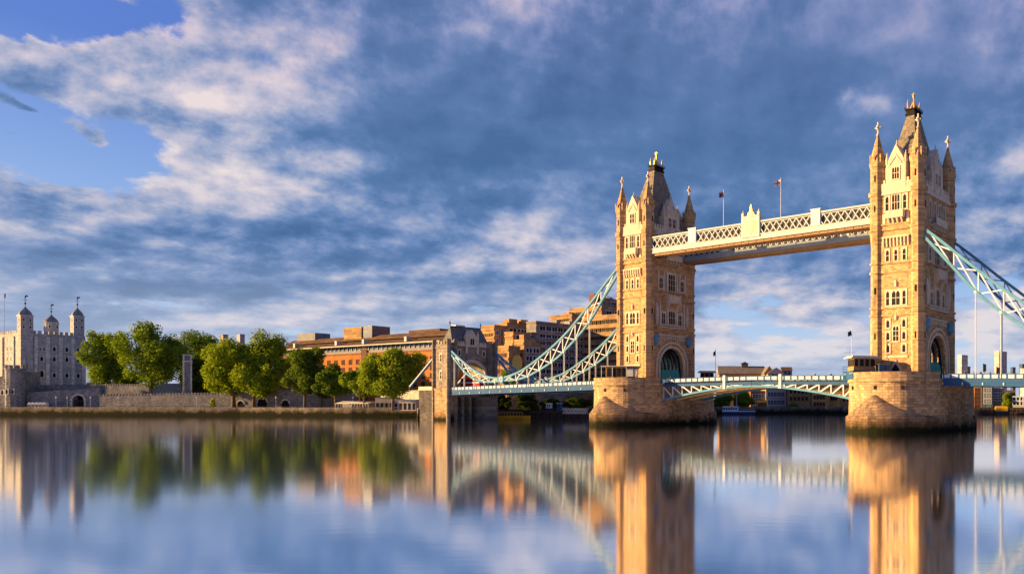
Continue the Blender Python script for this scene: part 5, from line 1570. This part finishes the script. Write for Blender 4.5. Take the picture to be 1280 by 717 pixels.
tree('first plane tree from the left, right beside the castle keep', 133, 400, 107, 160, 412, 482, 'leaf_mid', 1, nleaf=9000)
tree('tall bushy plane tree just left of the grey column tower', 189, 386, 157, 225, 411, 486, 'leaf_mid', 2, nleaf=11000, base=8.5, trunk_r=.5)
tree('broad darker plane tree standing behind the grey column tower', 250, 425, 214, 290, 413, 493, 'leaf_dark', 3, nleaf=11000)
tree('biggest and brightest yellow green plane tree with a sunlit trunk', 292, 362, 260, 322, 423, 494, 'leaf_bright', 4, nleaf=12000, trunk_r=.85)
tree('bright plane tree joined to the right side of the biggest one', 317, 360, 299, 357, 420, 497, 'leaf_bright', 5, nleaf=11000, trunk_r=.6)
tree('darker plane tree in front of the left end of the orange block', 381, 352, 356, 404, 437, 494, 'leaf_dark', 6, nleaf=9000, trunk_r=.6)
tree('small dark plane tree left of the twin small one, in front of the orange block', 419, 346, 398, 440, 459, 495, 'leaf_dark', 7, nleaf=7500, trunk_r=.45)
tree('small plane tree above the white awning, in front of the orange block', 455, 342, 434, 478, 459, 496, 'leaf_mid', 8, nleaf=7500, trunk_r=.45)
tree('large bright plane tree nearest the gatehouse', 491, 322, 460, 527, 432, 497, 'leaf_bright', 9, nleaf=12000, trunk_r=.6)
tree('small leafy tree squeezed between the dark and the small dark plane tree', 402, 360, 390, 420, 466, 498, 'leaf_dark', 10, nleaf=4000, trunk_r=.35)
tree('low tree between the second tree and the first, behind the castle wall', 160, 410, 146, 178, 462, 490, 'leaf_dark', 11, nleaf=3500, trunk_r=.35, group='trees behind the castle wall')
tree('dark tree right of the third tree behind the curtain wall', 262, 400, 240, 285, 462, 496, 'leaf_dark', 12, nleaf=4000, trunk_r=.4, group='trees behind the castle wall')
tree('dark ivy covered tree on the quay below the left bascule leaf', 903, 405, 893, 918, 488, 514, 'leaf_dark', 13, nleaf=3500, leaf=.4, group='trees on the quays', name='quay_tree', trunk_r=.25, lobes=14)
tree('round green tree on the quay below the left bascule leaf', 931, 408, 917, 943, 486, 511, 'leaf_mid', 14, nleaf=3500, leaf=.4, group='trees on the quays', name='quay_tree', trunk_r=.25, lobes=14)
tree('small dark tree in front of the tan warehouse below the bascules', 991, 404, 984, 999, 503, 513, 'leaf_dark', 15, nleaf=1200, leaf=.35, group='trees on the quays', name='quay_tree', trunk_r=.15, lobes=10)
tree('yellow green tree on the quay right of the near pier', 1258, 404, 1251, 1268, 488, 511, 'leaf_bright', 16, nleaf=2500, leaf=.4, group='trees on the quays', name='quay_tree', trunk_r=.25, lobes=12)
k_ = 17
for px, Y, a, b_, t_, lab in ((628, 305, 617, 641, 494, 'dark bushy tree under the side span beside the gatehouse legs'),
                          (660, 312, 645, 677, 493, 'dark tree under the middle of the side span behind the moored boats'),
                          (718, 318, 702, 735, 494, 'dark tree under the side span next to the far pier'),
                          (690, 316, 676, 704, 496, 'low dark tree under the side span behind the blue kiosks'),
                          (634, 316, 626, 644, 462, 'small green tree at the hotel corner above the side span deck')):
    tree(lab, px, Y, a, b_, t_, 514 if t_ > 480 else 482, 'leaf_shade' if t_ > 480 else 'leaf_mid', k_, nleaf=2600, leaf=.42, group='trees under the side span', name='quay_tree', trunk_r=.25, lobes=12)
    k_ += 1
sh = thing('shrub', at(266.5, 358, ZG), 0, 'bright yellow green shrub on the wharf beside the biggest tree', 'shrub')
vs, fs = crown_mesh(40, 1.7, 1.5, 2.6, 700, .34, 9)
MB().add([(v[0], v[1], v[2] + 2.8) for v in vs], fs).build('foliage', 'bright_green', sh, fix=False)
mb = MB(); mb.tube([(0, 0, -.2), (.2, 0, 1.5), (0, 0, 3.5)], [.14, .1, .05], 6); mb.build('stem', 'bark', sh)

# ------------------------------------------------------------------ wharf: huts, tents, lamps, railings
tn = None
for i in range(5):
    px = 38.5 + i * 4.6
    p = at(px, 362, ZG)
    if tn is None:
        tn = thing('market_tent', p, 0, 'small white tent', 'tent', 'white tents on the castle wharf')
        mb = MB(); mb.box(-.78, .78, -.75, .75, 2.0, 2.35); mb.prism([(-.8, 2.35), (0, 2.9), (.8, 2.35)], 'y', -.8, .8); mb.build('canopy', 'canvas', tn)
        mb = MB(); mb.box(-.74, .74, .6, .7, 0, 2.0); mb.box(-.74, -.66, -.7, .6, 0, 2.0); mb.build('side_cloth', 'canvas', tn)
        for x in (-.7, .7):
            for y in (-.7, .7): MB().cyl(x, y, 0, 2.0, .05, n=6).build('leg', 'white', tn)
        o = tn
    else:
        o = copy_tree(tn); o.location = p
    o['label'] = ['leftmost', 'second from left', 'middle', 'second from right', 'rightmost'][i] + ' of the five small white tents on the wharf below the castle keep'

def lamp_proto():
    r = thing('street_lamp', (0, 0, 0), 0, 'lamp', 'street lamp', 'lamps along the castle wharf')
    mb = MB(); mb.cyl(0, 0, 0, .8, .16, .1); mb.cyl(0, 0, .8, 4.6, .08, .06); mb.build('post', 'white', r)
    mb = MB(); mb.cyl(0, 0, 4.6, 5.2, .16, .3); mb.cyl(0, 0, 5.2, 5.6, .34, .05); mb.build('lantern', 'canvas', r)
    return r
lp = None
for px, lab in ((70, 'white wharf lamp left of the water gate arch, right of the tents'), (84, 'white wharf lamp just left of the water gate arch'), (113, 'white wharf lamp right of the water gate arch'),
                (148, 'white wharf lamp below the first tree'), (246, 'white wharf lamp just left of the bright shrub'), (345, 'white wharf lamp left of the trunk before the orange block'), (441, 'white wharf lamp between the two small plane trees')):
    if lp is None: lp = lamp_proto(); o = lp
    else: o = copy_tree(lp)
    Yl = 352 - max(0, px - 300) * .07
    o.location = at(px, Yl + 2, ZG); o['label'] = lab

# promenade railing in sections
bank_pts = [at(2, 352), at(150, 347), at(300, 342), at(440, 331), at(500, 309)]
for (p, q), lab in zip(zip(bank_pts, bank_pts[1:]), ('dark iron railing along the wharf edge below the keep', 'dark iron railing along the wharf edge by the bright shrub', 'dark iron railing along the wharf edge before the big trees', 'dark iron railing along the wharf edge before the white awning')):
    d = q - p; rz = math.atan2(d.y, d.x); ln = d.length
    r = thing('railing', (p.x, p.y + 1.9, ZG), rz, lab, 'railing', 'iron railings on the wharf')
    mb = MB(); mb.box(0, ln, -.04, .04, 1.05, 1.15); mb.box(0, ln, -.03, .03, .55, .6); mb.build('rail', 'black', r)
    mb = MB()
    n = int(ln / 1.5)
    pr = MB().box(-.05, .05, -.05, .05, 0, 1.1).build('post', 'black', r)
    for i in range(1, min(n, 99)): put(pr, r, (ln * i / n, 0, 0))
# cafe buildings right of the trees
aw = thing('cafe_awning', at(424, 346, ZG), -.15, 'long low white awning building under the small plane trees', 'awning')
L_ = px_len(424, 469, 344)
mb = MB(); mb.prism([(-2.4, 2.3), (-2.4, 2.6), (2.4, 3.5), (2.4, 3.2)], 'x', 0, L_); mb.build('awning', 'canvas', aw)
mb = MB(); mb.box(0, L_, 2.0, 2.4, 0, 3.2); mb.build('back_wall', 'grey_render', aw)
pr = MB().box(-.08, .08, -2.3, -2.15, 0, 2.35).build('post', 'white', aw)
for i in range(1, 13): put(pr, aw, (L_ * i / 12 - .1, 0, 0))
hut = Block('kiosk', 'grey flat roofed kiosk with dark openings left of the large tree by the gatehouse', 'kiosk', 469, 331, 468, 492, 497, 'grey_render', rz=.05, ly=5); hut.parapet('lead', h=.3)
for i in range(4): MB().box(hut.lx * (i + .2) / 4, hut.lx * (i + .75) / 4, -.08, .3, 0, 2.7).build('opening', 'black', hut.root)
hut2 = Block('kiosk', 'low kiosk with dark openings and pale roof edge right of the large gatehouse tree', 'kiosk', 492.5, 322, 491, 520, 500, 'grey_render', rz=-.1, ly=5); hut2.parapet('cream', h=.4)
for i in range(5): MB().box(hut2.lx * (i + .2) / 5, hut2.lx * (i + .75) / 5, -.08, .3, 0, 2.6).build('opening', 'black', hut2.root)
tr_ = Block('terrace_block', 'pale terrace wall with sunlit top behind the large tree by the gatehouse', 'building', 476, 338, 470, 524, 489, 'portland', rz=-.3, ly=6); tr_.parapet('cream', h=.5)
br = thing('brick_arch', at(518, 333, ZG), -.35, 'orange stone building with a round dark archway left of the gatehouse', 'building')
w = px_len(518, 533, 333); hb = zat(491.5, 333) - ZG
arc = [(w / 2 + w * .3 * math.cos(t), hb * .42 + w * .3 * math.sin(t)) for t in [math.pi * i / 10 for i in range(11)]]
top_ = [(w / 2 + w / 2 * math.cos(t), hb * .62 + hb * .38 * math.sin(t)) for t in [math.pi - math.pi * i / 10 for i in range(11)]]
mb = MB(); mb.prism([(0, 0)] + top_ + [(w, 0), (w * .8, 0)] + arc + [(w * .2, 0)], 'y', 0, 5); mb.build('wall', 'concrete', br)
mb = MB(); mb.box(.4, w - .4, 3.2, 3.6, 0, hb * .8); mb.build('recess', 'black', br)

# ------------------------------------------------------------------ jetty, boats and clutter under the left side span
pt = thing('pontoon', at(622, 285, 0), -.35, 'rusty yellow pontoon moored under the side span by the gatehouse legs', 'pontoon')
w = px_len(622, 661, 285)
mb = MB(); mb.prism([(.0, .1), (.8, -.3), (w - .8, -.3), (w, .1), (w, 1.5), (0, 1.5)], 'y', 0, 4); mb.build('hull', 'yellow_paint', pt)
mb = MB(); mb.box(-.1, w + .1, -.12, 4.1, 1.5, 1.7); mb.build('deck', 'timber', pt)
pr = MB().box(-.05, .05, -.05, .05, 1.7, 2.7).build('post', 'yellow_paint', pt, (.3, 0, 0))
for i in range(1, 9): put(pr, pt, (.3 + (w - .6) * i / 8, 0, 0))
mb = MB(); mb.box(.2, w - .2, -.05, .05, 2.62, 2.74); mb.build('handrail', 'yellow_paint', pt)
jt = thing('jetty', at(661, 292, 0), -.3, 'dark timber jetty on piles between the yellow pontoon and far pier', 'jetty')
w = px_len(661, 736, 292)
mb = MB(); mb.box(0, w, 0, 4, 2.6, 3.1); mb.build('deck', 'timber', jt)
pr = MB().cyl(0, 0, -1.5, 2.6, .28).build('pile', 'timber', jt, (.4, .3, 0))
for i in range(8):
    for y in (.3, 3.6):
        if i or y > 1: put(pr, jt, (.4 + (w - .8) * i / 7, y, 0))
gwy = thing('gangway', at(703, 283, 2.2), -.25, 'white lattice gangway sloping down beside the far pier', 'gangway')
w = px_len(703, 736, 283)
for y in (0, 1.6):
    mb = MB(); mb.box(0, w, y - .06, y + .06, 0, .15); mb.box(0, w, y - .06, y + .06, 1.75, 1.9)
    mb.build('rail', 'white', gwy)
    mb = MB(); n = 7
    for i in range(n):
        mb.beam((w * i / n, y, .1), (w * (i + 1) / n, y, 1.8), .12); mb.beam((w * i / n, y, 1.8), (w * (i + 1) / n, y, .1), .12)
    mb.build('lattice', 'white', gwy)
mb = MB(); mb.box(0, w, .06, 1.54, 0, .1); mb.build('walkway', 'timber', gwy)
for px, wpx, c, lab in ((680, 10, 'navy', 'small blue and white work boat on the jetty under the side span'), (694, 8, 'blue', 'bright blue kiosk cabin on the jetty under the side span')):
    r = thing('work_boat' if c == 'navy' else 'kiosk', at(px, 296, 3.1), -.2, lab, 'boat' if c == 'navy' else 'kiosk')
    w = px_len(px, px + wpx, 296)
    mb = MB(); mb.prism([(0, .9), (.5, 0), (w - .4, 0), (w, .9)], 'y', 0, 2.2); mb.build('hull' if c == 'navy' else 'base', c, r)
    mb = MB(); mb.box(w * .2, w * .8, .3, 1.9, .9, 2.7); mb.build('cabin', 'white' if c == 'navy' else 'blue', r)
    mb = MB(); mb.box(w * .15, w * .85, .2, 2.0, 2.7, 2.9); mb.build('roof', 'white', r)
    for u in (.32, .6): MB().box(w * u, w * (u + .14), .26, .4, 1.5, 2.3).build('window', 'glass', r)

# passenger boat below the left bascule
bt = thing('passenger_boat', at(902.5, 388, 0), -.06, 'white passenger boat with a row of cabin windows moored below the left bascule', 'boat')
w = px_len(902.5, 945, 388)
mb = MB(); mb.prism([(0.6, -.3), (w - 1.5, -.3), (w, 1.3), (w - .2, 1.5), (0, 1.4)], 'y', 0, 4.2); mb.build('hull', 'navy', bt)
mb = MB(); mb.box(.05, w - .4, -.06, 4.26, 1.35, 1.7); mb.build('gunwale', 'white', bt)
mb = MB(); mb.box(.4, w * .46, .3, 3.9, 1.7, 3.9); cb_ = mb.build('cabin', 'white', bt)
mb = MB(); mb.box(.2, w * .48, .1, 4.1, 3.9, 4.1); mb.build('roof', 'white', bt)
for i in range(6): MB().box(.7 + i * w * .07, .7 + i * w * .07 + w * .045, .24, .4, 2.3, 3.4).build('window', 'glass', cb_)
mb = MB(); mb.box(w * .48, w * .96, .1, .16, 2.5, 2.6)
for i in range(9): mb.box(w * .49 + i * w * .058, w * .49 + i * w * .058 + .08, .08, .16, 1.7, 2.5)
mb.build('handrail', 'white', bt)
mb = MB(); mb.cyl(w * .42, 2, 1.7, zat(491, 388), .16, .08); mb.build('mast', 'cream', bt)
ob = thing('market_stall', at(946, 403, ZG), -.1, 'small orange roofed stall on the quay right of the passenger boat', 'stall')
mb = MB(); mb.prism([(-.2, 2.6), (1.6, 3.8), (3.4, 2.6)], 'x', 0, 5); mb.build('roof', 'yellow_paint', ob)
mb = MB(); mb.box(.2, 4.8, .2, 3.0, 0, 2.6); mb.build('counter', 'red_brick', ob)
yb = thing('barge', at(1243, 382, 0), -.1, 'yellow covered barge moored at right beyond the near pier', 'barge')
w = px_len(1243, 1261, 382)
mb = MB(); mb.prism([(.4, -.3), (w - .4, -.3), (w, 1.6), (0, 1.6)], 'y', 0, 4); mb.build('hull', 'timber', yb)
mb = MB(); mb.prism([(0.2, 1.6), (3.8, 1.6), (3.4, 3.6), (2, 4.2), (.6, 3.6)], 'x', .8, w - .6); mb.build('cover', 'yellow_paint', yb)
jr = thing('jetty', at(1226, 384, 0), -.12, 'low timber jetty on piles at right beyond the near pier', 'jetty')
w = px_len(1226, 1300, 384)
mb = MB(); mb.box(0, w, 0, 3, 1.6, 2.2); mb.build('deck', 'timber', jr)
pr = MB().cyl(0, 0, -1.5, 3.2, .22).build('pile', 'timber', jr, (.4, -.1, 0))
for i in range(1, 16): put(pr, jr, (.4 + (w - .8) * i / 15, -.1, 0))

# ------------------------------------------------------------------ control cabins on the piers
def cabin(root, lx, ly, h, wall, n, base=.5, board=False):
    mb = MB(); mb.box(-.3, lx + .3, -.3, ly + .3, 0, base); mb.build('base', 'blue', root)
    mb = MB(); mb.box(0, lx, 0, ly, base, base + .9); mb.box(.15, lx - .15, .15, ly - .15, base + .9, h); mb.build('wall', wall, root)
    mb = MB(); mb.box(-.7, lx + .7, -.7, ly + .7, h, h + .25); mb.box(-.3, lx + .3, -.3, ly + .3, h + .25, h + .55); mb.build('roof', 'cream', root)
    for i in range(n):
        x = lx * (i + .18) / n
        MB().box(x, x + lx / n * .66, .02, .1, base + 1.0, h - .25).build('window', 'glass', root)
    m = max(1, n - 1)
    for i in range(m):
        y = ly * (i + .18) / m
        MB().box(.02, .1, y, y + ly / m * .66, base + 1.0, h - .25).build('window', 'glass', root)
        MB().box(lx - .1, lx - .02, y, y + ly / m * .66, base + 1.0, h - .25).build('window', 'glass', root)

def on_bridge(px, Y, z): return at(px, Y, z)
def pier_pt(px, b, near=True):
    """point on the line b = const (bridge frame) seen at photo column px"""
    o = ORG + UB * b
    t = (px - CX) / F
    a = (t * o.y - o.x) / (UA.x - t * UA.y)
    return o + UA * a
DK = 11.8
p = pier_pt(1096, -15.5)
c1 = thing('control_cabin', (p.x, p.y, DK), 0.25, 'timber control cabin with dark windows and flat roof on the near pier', 'cabin', 'control cabins on the piers')
lx = 5.2
c1.location.x -= lx
cabin(c1, lx, 4.2, 4.7, 'wood', 4, 1.9)
p = pier_pt(1099, -15)
c3 = thing('plant_cabinet', (p.x, p.y, DK), .25, 'low grey blue equipment box right of the timber cabin on the near pier', 'cabinet')
mb = MB(); mb.box(0, 2.6, 0, 2.2, 0, 3.2); mb.build('body', 'blue_glass', c3)
mb = MB(); mb.box(-.1, 2.7, -.1, 2.3, 3.2, 3.35); mb.build('lid', 'grey_render', c3)
p = pier_pt(757, -14.5)
c2 = thing('visitor_cabin', (p.x, p.y, DK), -.05, 'wide glazed cabin with pale flat roof and white sign on the far pier', 'cabin', 'control cabins on the piers')
mb = MB(); mb.box(0, 6.2, 0, 4, 0, 4.8); mb.build('wall', 'tan_brick', c2)
for i in range(4): MB().box(.4 + i * 1.45, 1.5 + i * 1.45, -.06, .05, 2.0, 4.3).build('window', 'glass', c2)
mb = MB(); mb.box(6.25, 8.0, -.2, .1, 2.0, 4.3); mb.build('sign_board', 'white', c2)
mb = MB(); mb.box(8.05, 11.3, 0, 3.6, 0, 4.6); mb.build('glazed_wing', 'blue_glass', c2)
for i in range(2): MB().box(8.3 + i * 1.5, 9.4 + i * 1.5, -.08, .02, 2.0, 4.2).build('window', 'white' if i == 0 else 'cyan', c2)
mb = MB(); mb.box(-1.2, 11.8, -.9, 4.4, 4.8, 5.05); mb.build('roof', 'cream', c2)
pr = MB().cyl(0, 0, 0, 4.8, .08).build('post', 'white', c2, (-1.0, -.7, 0))
for x in (2.2, 6.2): put(pr, c2, (x, -.7, 0))
p = pier_pt(875, 10.8)
c4 = thing('control_cabin', (p.x, p.y, DK), .1, 'small orange control cabin behind the far tower, above the left bascule', 'cabin', 'control cabins on the piers')
cabin(c4, 4.2, 3.6, 3.6, 'wood', 3, 1.0)

# ------------------------------------------------------------------ flags
def flagpole(px, b, zb, py_top, label, kind, flag_px, loc=None):
    p = loc if loc is not None else pier_pt(px, b)
    Y = p.y
    r = thing('flagpole', (p.x, p.y, zb), 0, label, 'flagpole', 'flagpoles on the bridge')
    h = zat(py_top, Y) - zb
    mb = MB(); mb.cyl(0, 0, 0, h, .11, .06, 8); mb.cyl(0, 0, h, h + .2, .16, .1, 8); mb.build('pole', 'white', r)
    fw, fh = flag_px[0] / F * Y, flag_px[1] / F * Y
    n = 9
    rows = 5
    def pt(i, j, off=0):
        u = i / n; v = j / rows
        return (-fw * u * .95, .25 * math.sin(u * 5.0) * u + off, h - .15 - fh * v * (1 - .15 * u) - u * fh * .42)
    mats = {'dark': ['flag_dark'], 'george': ['flag_white', 'flag_red'], 'union': ['flag_dark', 'flag_white', 'flag_red']}[kind]
    mb = MB()
    for i in range(n):
        for j in range(rows):
            mi = 0
            if kind == 'george' and i == 4: mi = 1
            if kind == 'george' and j == 2: mi = 1
            if kind == 'union' and (i in (3, 4) or j == 2): mi = 2
            elif kind == 'union' and (i + 2 * j) % 5 == 0: mi = 1
            q = [pt(i, j), pt(i + 1, j), pt(i + 1, j + 1), pt(i, j + 1)]; q2 = [pt(i, j, .04), pt(i + 1, j, .04), pt(i + 1, j + 1, .04), pt(i, j + 1, .04)]
            mb.add(q + q2, [(0, 1, 2, 3), (7, 6, 5, 4)], mi)
    mb.build('flag', mats, r, fix=False)
flagpole(904.5, -7.4, 53.2, 238, 'flagpole with a dark blue and red flag on the walkway, left one', 'union', (6, 7))
flagpole(976, -7.4, 53.2, 223, 'flagpole with a red cross on white flag on the walkway', 'george', (8.5, 8))
p = pier_pt(1064.5, -15.5)
flagpole(1064.5, -15.5, DK, 411.5, 'flagpole with a black flag on the near pier beside the timber cabin', 'dark', (5, 6.5))
flagpole(894.5, 13, DK, 437, 'flagpole with a black flag beside the orange cabin behind the far tower', 'dark', (3, 6), loc=pier_pt(894.5, 13.5))

# signal mast frames on near pier
p = pier_pt(1061, -14.5)
sm = thing('signal_mast', (p.x, p.y, DK), 0, 'pale blue railed lookout platform with little mast on the near pier', 'platform')
mb = MB(); mb.box(-1.4, 1.6, -1, 1, 1.6, 1.8); mb.box(-1.4, 1.6, -1, 1, 0, .9); mb.build('platform', 'cyan', sm)
mb = MB()
for x in (-1.4, -.4, .6, 1.6): mb.box(x - .05, x + .05, -1, -.9, .9, 2.9)
mb.box(-1.4, 1.6, -1, -.9, 2.85, 2.95); mb.box(-1.4, 1.6, -1, -.9, 2.35, 2.42)
mb.build('handrail', 'cyan', sm)
mb = MB(); mb.cyl(.2, .3, .9, 7.5, .07); mb.box(-1.2, 1.6, .25, .35, 6.2, 6.3); mb.box(-.8, 1.2, .25, .35, 5.0, 5.08); mb.build('mast', 'grey_render', sm)

# ------------------------------------------------------------------ bus on the left span, traffic lights
p = pier_pt(587, -3.5)
bus = thing('bus', (p.x, p.y, 10.75), PHI + math.pi / 2, 'red bus with a white stripe crossing the side span in front of the gatehouse arch', 'bus')
bus.location = bl(165, -3.5, 10.6)
mb = MB(); mb.prism([(-5.2, .5), (5.2, .5), (5.3, 1.6), (5.2, 4.1), (-5.1, 4.2), (-5.3, 1.6)], 'y', -1.25, 1.25); mb.build('body', 'red', bus)
mb = MB(); mb.box(-5.25, 5.25, -1.3, 1.3, 2.35, 2.75); mb.build('stripe', 'white', bus)
for i in range(6):
    for y in (-1.28, 1.18): MB().box(-4.8 + i * 1.65, -3.5 + i * 1.65, y, y + .1, 2.8, 3.7).build('window', 'glass', bus)
for x in (-3.4, 3.4):
    for y in (-1.0, 1.0):
        mb = MB(); n = 14
        mb.prism([(x + .5 * math.cos(2 * math.pi * i / n), .5 + .5 * math.sin(2 * math.pi * i / n)) for i in range(n)], 'y', y - .15, y + .15)
        wh_ = mb.build('wheel', 'black', bus)

for px, b_, top, lab in ((1231, -7.5, 455, 'taller traffic light pair on the right side span, nearest the bridge tower'), (1247.5, -7.5, 459, 'second traffic light on the right side span, in front of the skyscraper')):
    p = pier_pt(px, b_)
    r = thing('traffic_light', (p.x, p.y, 11.6), PHI, lab, 'traffic light', 'traffic lights on the right side span')
    h = zat(top, p.y) - 11.6
    mb = MB(); mb.cyl(0, 0, 0, h - 1.5, .07); mb.build('post', 'grey_render', r)
    mb = MB(); mb.box(-.25, .25, -.2, .2, h - 1.5, h); mb.box(-.4, .4, .2, .25, h - 1.65, h + .15); mb.build('signal_head', 'black', r)
    for k in range(3):
        mb = MB(); mb.cyl(0, -.24, h - 1.3 + k * .45, h - 1.1 + k * .45, .12); mb.build('lens', 'flag_dark', r)

# ------------------------------------------------------------------ people behind the parapets
def person_mesh(seed, top, legs):
    rnd = random.Random(seed)
    me = bpy.data.meshes.new('person')
    sw = rnd.uniform(-.12, .12)
    V = [(0, 0, .95), (0, 0, 1.2), (0, 0.01, 1.42), (0, 0, 1.53), (0, -.01, 1.64), (0, 0, 1.76),
         (.1, 0, .9), (.11, sw, .5), (.11, sw * 1.3, .06), (.12, sw - .16, .03), (-.1, 0, .9), (-.11, -sw, .5), (-.11, -sw * 1.3, .06), (-.12, -sw - .16, .03),
         (.19, 0, 1.42), (.25, .03, 1.16), (.24, -.1, .93), (.24, -.13, .85), (-.19, 0, 1.42), (-.25, .03, 1.16), (-.24, -.1, .93), (-.24, -.13, .85)]
    Ed = [(0, 1), (1, 2), (2, 3), (3, 4), (4, 5), (0, 6), (6, 7), (7, 8), (8, 9), (0, 10), (10, 11), (11, 12), (12, 13), (2, 14), (14, 15), (15, 16), (16, 17), (2, 18), (18, 19), (19, 20), (20, 21)]
    rad = [.15, .14, .15, .06, .10, .085, .09, .065, .045, .035, .09, .065, .045, .035, .06, .045, .035, .04, .06, .045, .035, .04]
    me.from_pydata(V, Ed, []); o = bpy.data.objects.new('tmp', me); COL.objects.link(o)
    m = o.modifiers.new('s', 'SKIN'); m.use_smooth_shade = True
    for i, r in enumerate(rad): me.skin_vertices[0].data[i].radius = (r * (1.15 if i < 3 else 1), r)
    me.skin_vertices[0].data[0].use_root = True
    sb = o.modifiers.new('u', 'SUBSURF'); sb.levels = 1; sb.render_levels = 1
    dg = bpy.context.evaluated_depsgraph_get()
    nm = bpy.data.meshes.new_from_object(o.evaluated_get(dg))
    bpy.data.objects.remove(o)
    nm.materials.clear()
    for k in ('skin', top, legs, 'hair', 'black'): nm.materials.append(M[k])
    for f in nm.polygons:
        c = f.center
        f.material_index = 3 if c.z > 1.7 or (c.z > 1.58 and c.y > .03) else 0 if c.z > 1.5 else 4 if c.z < .08 else 2 if c.z < .95 and abs(c.x) < .2 else 0 if c.z < .95 else 1
        f.use_smooth = True
    return nm

PM = [person_mesh(1, 'cloth_red', 'navy'), person_mesh(2, 'navy', 'cloth_grey'), person_mesh(3, 'cloth_grey', 'navy'), person_mesh(4, 'black', 'cloth_grey')]
PPL = [(1089.5, -17, DK, 0, 'person in a red jacket standing beside the timber cabin on the near pier'),
       (1119, -12.5, DK, 3, 'person in dark clothes left of the tower door on the near pier'),
       (1136, -12.5, DK, 1, 'person in a navy top right of the tower door on the near pier'),
       (1141, -12.2, DK, 3, 'person in black standing at the right corner of the near tower'),
       (1149, -12, DK, 2, 'person in grey walking past the front corner of the near tower'),
       (1206, -8.0, 11.7, 0, 'person in a red top on the right side span next to the near pier'),
       (1217, -8.0, 11.65, 2, 'person in grey on the right side span left of the traffic lights'),
       (1226, -8.0, 11.6, 1, 'person in a navy top just left of the first traffic light'),
       (1238, -8.0, 11.55, 3, 'person in black between the two traffic lights'),
       (1019, -8.0, 12.0, 3, 'person in black on the right bascule leaf'),
       (1039, -8.0, 11.9, 1, 'person in a navy top on the right bascule leaf near the pier'),
       (737, -14, DK, 0, 'person in a red jacket at the left end of the far pier'),
       (748, -15, DK, 2, 'person in grey beside the wide cabin on the far pier'),
       (838, -9.6, DK, 1, 'person in a navy top on the far pier right of the tower arch')]
for i, (px, b_, z, k, lab) in enumerate(PPL):
    p = pier_pt(px, b_)
    o = bpy.data.objects.new('person', PM[k]); COL.objects.link(o)
    o.location = (p.x, p.y, z); o.rotation_euler.z = i * 1.3
    tag(o, lab, 'person', 'people on the bridge')

for o in PROTO: bpy.data.objects.remove(o)
